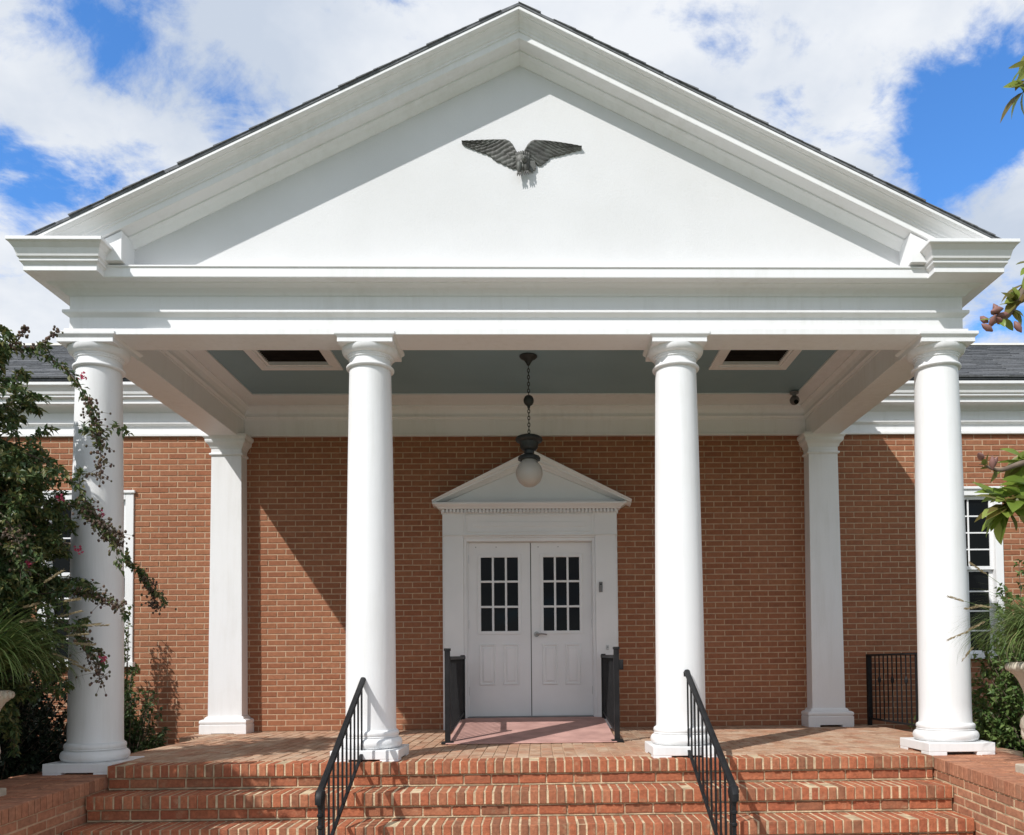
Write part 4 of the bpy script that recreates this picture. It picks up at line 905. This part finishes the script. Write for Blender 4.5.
# --- fountain grass in the urns
def grass(x, y, z, s, n, label, nplume, hang=.0):
    e = empty('fountain_grass', (x, y, z), label=label, cat='ornamental grass', group='grasses growing in the urns'); b = MB(); pl = MB(); st = MB()
    def arc(a, lean, L_, droop):
        d = Vector((math.cos(a), math.sin(a), 0)); p = Vector((x, y, z)) + d * rnd.uniform(0, .1 * s); out = []; ang = lean
        for i in range(11):
            out.append(p.copy()); ang += droop / 10 * (.4 + i / 8); p = p + (d * math.sin(ang) + zz * math.cos(ang)) * (L_ / 10)
        return out
    for _ in range(n):
        a = rnd.uniform(0, 2 * math.pi); pts = arc(a, rnd.uniform(.05, .55), s * rnd.uniform(.5, 1.0), rnd.uniform(1.2, 2.7)); w = rnd.uniform(.005, .0095) * s
        sd_ = Vector((-math.sin(a), math.cos(a), 0)); o = len(b.v)
        for i, p in enumerate(pts):
            ww = w * (1 - (i / 10) ** 2 * .92); b.v += [(p + sd_ * ww)[:], (p - sd_ * ww)[:]]
        b.f += [(o + 2 * i, o + 2 * i + 1, o + 2 * i + 3, o + 2 * i + 2) for i in range(10)]
    for k in range(nplume):
        a = 2 * math.pi * k / nplume + rnd.uniform(-.3, .3); pts = arc(a, rnd.uniform(.2, .6), s * rnd.uniform(.62, .98), rnd.uniform(.6, 1.9))
        st.tube(pts, .0016, 4, False); t = (pts[-1] - pts[-2]).normalized(); p0 = pts[-1]; L_ = rnd.uniform(.10, .17)
        for i in range(70):
            q = rnd.random(); r_ = .017 * math.sin(math.pi * min(1, q * .9 + .08)); d = rv(1); d = (d - t * d.dot(t)); d = d.normalized() if d.length > .01 else t.orthogonal()
            leaf(pl, p0 + t * (q * L_), t * 1.0 + d * .55, d, .026, .006 + r_ * .12, .1, .1)
    shift(b.build('blades', GRASSM), e); shift(st.build('stalks', GRASSM), e); shift(pl.build('plumes', PLUME), e)
grass(3.72, -1.2, .715, .84, 1400, 'fountain grass with tan plumes spilling from the urn on the sunlit wall', 22)
grass(-3.74, -1.25, .60, 1.0, 1200, 'fountain grass with tan plumes spilling from the urn on the shaded wall', 46)

# --- shrubs
def shrub(x, y, z0, rx, ry, h, n, mat, label, L_=.055, W_=.032, name='shrub'):
    e = empty(name, (x, y, z0), label=label, cat='shrub', group='shrubs in the beds beside the porch'); s_ = MB(); l_ = MB()
    for i in range(n):
        a = rnd.uniform(0, 2 * math.pi); q = math.sqrt(rnd.random()); zt = z0 + h * (1 - .5 * q * q) * rnd.uniform(.45, 1.05)
        tip = Vector((x + rx * q * math.cos(a) * 1.0, y + ry * q * math.sin(a), zt)); b0 = Vector((x + rnd.uniform(-.08, .08), y + rnd.uniform(-.08, .08), z0))
        sp = smooth_path([b0, b0.lerp(tip, .5) + Vector((rnd.uniform(-.05, .05), rnd.uniform(-.05, .05), h * .1)), tip], 7)
        s_.tube(sp, [.008 - .006 * k / len(sp) for k in range(len(sp))], 4, False); twig_leaves(l_, sp, 5, L_, W_, .65, .25)
    shift(s_.build('stems', BARK), e); shift(l_.build('leaves', mat), e)
shrub(4.60, .30, GZ + .1, .66, .6, 2.55, 420, SHRUB, 'leafy green shrub behind the sunlit urn beside the outer column', .06, .038)
shrub(5.35, 1.0, GZ + .1, .75, .7, 2.5, 260, SHRUB, 'green shrub under the double hung window beyond the sunlit column', .06, .038)
shrub(4.62, 2.05, GZ + .1, .42, .45, 1.8, 110, SHRUB, 'green shrub just outside the black porch fence', .055, .034)
shrub(-4.20, 1.9, GZ + .1, .38, .5, 1.6, 120, DGREEN, 'green shrub against the brick wall between window and pilaster', .055, .034)
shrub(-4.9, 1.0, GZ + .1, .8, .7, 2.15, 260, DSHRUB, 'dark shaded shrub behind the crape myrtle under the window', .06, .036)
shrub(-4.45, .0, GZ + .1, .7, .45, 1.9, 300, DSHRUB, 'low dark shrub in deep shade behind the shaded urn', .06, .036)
shrub(-4.62, 2.55, GZ + .1, .22, .25, 2.55, 60, SHRUB, 'tall thin shrub climbing beside the window edge', .05, .03)

# --- magnolia at the right
mg = empty('magnolia_tree', (4.7, -3.1, GZ), label='magnolia with large glossy leaves and pinkish buds reaching in beside the sunlit urn', cat='tree')
tr = MB(); lf = MB()
sp = smooth_path([(4.7, -3.1, GZ), (4.68, -3.08, .5), (4.74, -3.0, 1.8), (4.65, -2.95, 3.2), (4.7, -2.9, 4.6), (4.6, -2.9, 5.6)], 6); tr.tube(sp, [.10 - .08 * i / len(sp) for i in range(len(sp))], 10)
def mag_branch(pts, nl, L_=.15, start=.45, up=.3):
    sp = smooth_path(pts, 7); tr.tube(sp, [.022 - .017 * i / len(sp) for i in range(len(sp))], 7)
    for _ in range(nl):
        i = int(len(sp) * (start + (1 - start) * rnd.random() ** .7)); i = min(i, len(sp) - 1); t = (sp[min(i + 1, len(sp) - 1)] - sp[i - 1]).normalized()
        d = t * .6 + rv(.55); d.z += up * .3
        bigleaf(lf, sp[i], d, Vector((rnd.gauss(0, .5), rnd.gauss(-.4, .5), 1)), L_ * rnd.uniform(.6, 1.15), L_ * .42 * rnd.uniform(.75, 1.1), .35, rnd.uniform(0, .5))
    return sp
def buds(sp, n):
    for _ in range(n):
        p = sp[-1 - rnd.randrange(4)] + rv(.035); q = p + (rv(.5) + Vector((-.4, 0, .3))).normalized() * .07
        bd = MB(); bd.tube([p, p.lerp(q, .35), p.lerp(q, .7), q], [.004, .017, .014, .002], 8); shift(bd.build('bud', BUD, smooth=60), mg)
mag_branch([(4.7, -2.9, 4.2), (3.7, -2.8, 4.6), (3.0, -2.7, 4.45), (2.78, -2.7, 4.05), (2.70, -2.7, 3.75)], 26, .14, .6)
mag_branch([(4.66, -2.95, 3.0), (3.7, -2.8, 3.3), (3.0, -2.7, 3.25), (2.78, -2.7, 2.95), (2.68, -2.7, 2.72), (2.59, -2.7, 2.58)], 22, .12, .62)
s_ = mag_branch([(2.78, -2.7, 2.93), (2.67, -2.7, 2.70), (2.58, -2.71, 2.55), (2.50, -2.72, 2.52)], 6, .085, .5); buds(s_, 9)
mag_branch([(4.7, -3.0, 1.6), (3.6, -2.8, 1.95), (3.0, -2.62, 2.0), (2.78, -2.6, 1.88), (2.70, -2.6, 1.80)], 16, .15, .66, .1)
mag_branch([(4.7, -3.0, 1.5), (3.6, -2.8, 1.75), (2.95, -2.65, 1.78), (2.72, -2.6, 1.66), (2.57, -2.62, 1.54)], 38, .20, .66, .1)
s_ = mag_branch([(2.95, -2.65, 1.75), (2.68, -2.7, 1.78), (2.52, -2.7, 1.74), (2.44, -2.7, 1.76)], 6, .08, .5); buds(s_, 3)
for k in range(46):
    a = rnd.uniform(-1.3, 2.6); z0 = rnd.uniform(1.2, 4.8); L_ = rnd.uniform(.7, 1.5); o = Vector((4.7, -3.0, z0)); d = Vector((math.cos(a), math.sin(a) * .9, rnd.uniform(.1, .5)))
    if (o + d * L_).x < 4.1: continue
    mag_branch([o, o + d * L_ * .5 + Vector((0, 0, .1)), o + d * L_], 20, .16, .35)
shift(tr.build('trunk', BARK, smooth=60), mg); shift(lf.build('crown', MAGN, smooth=180), mg)
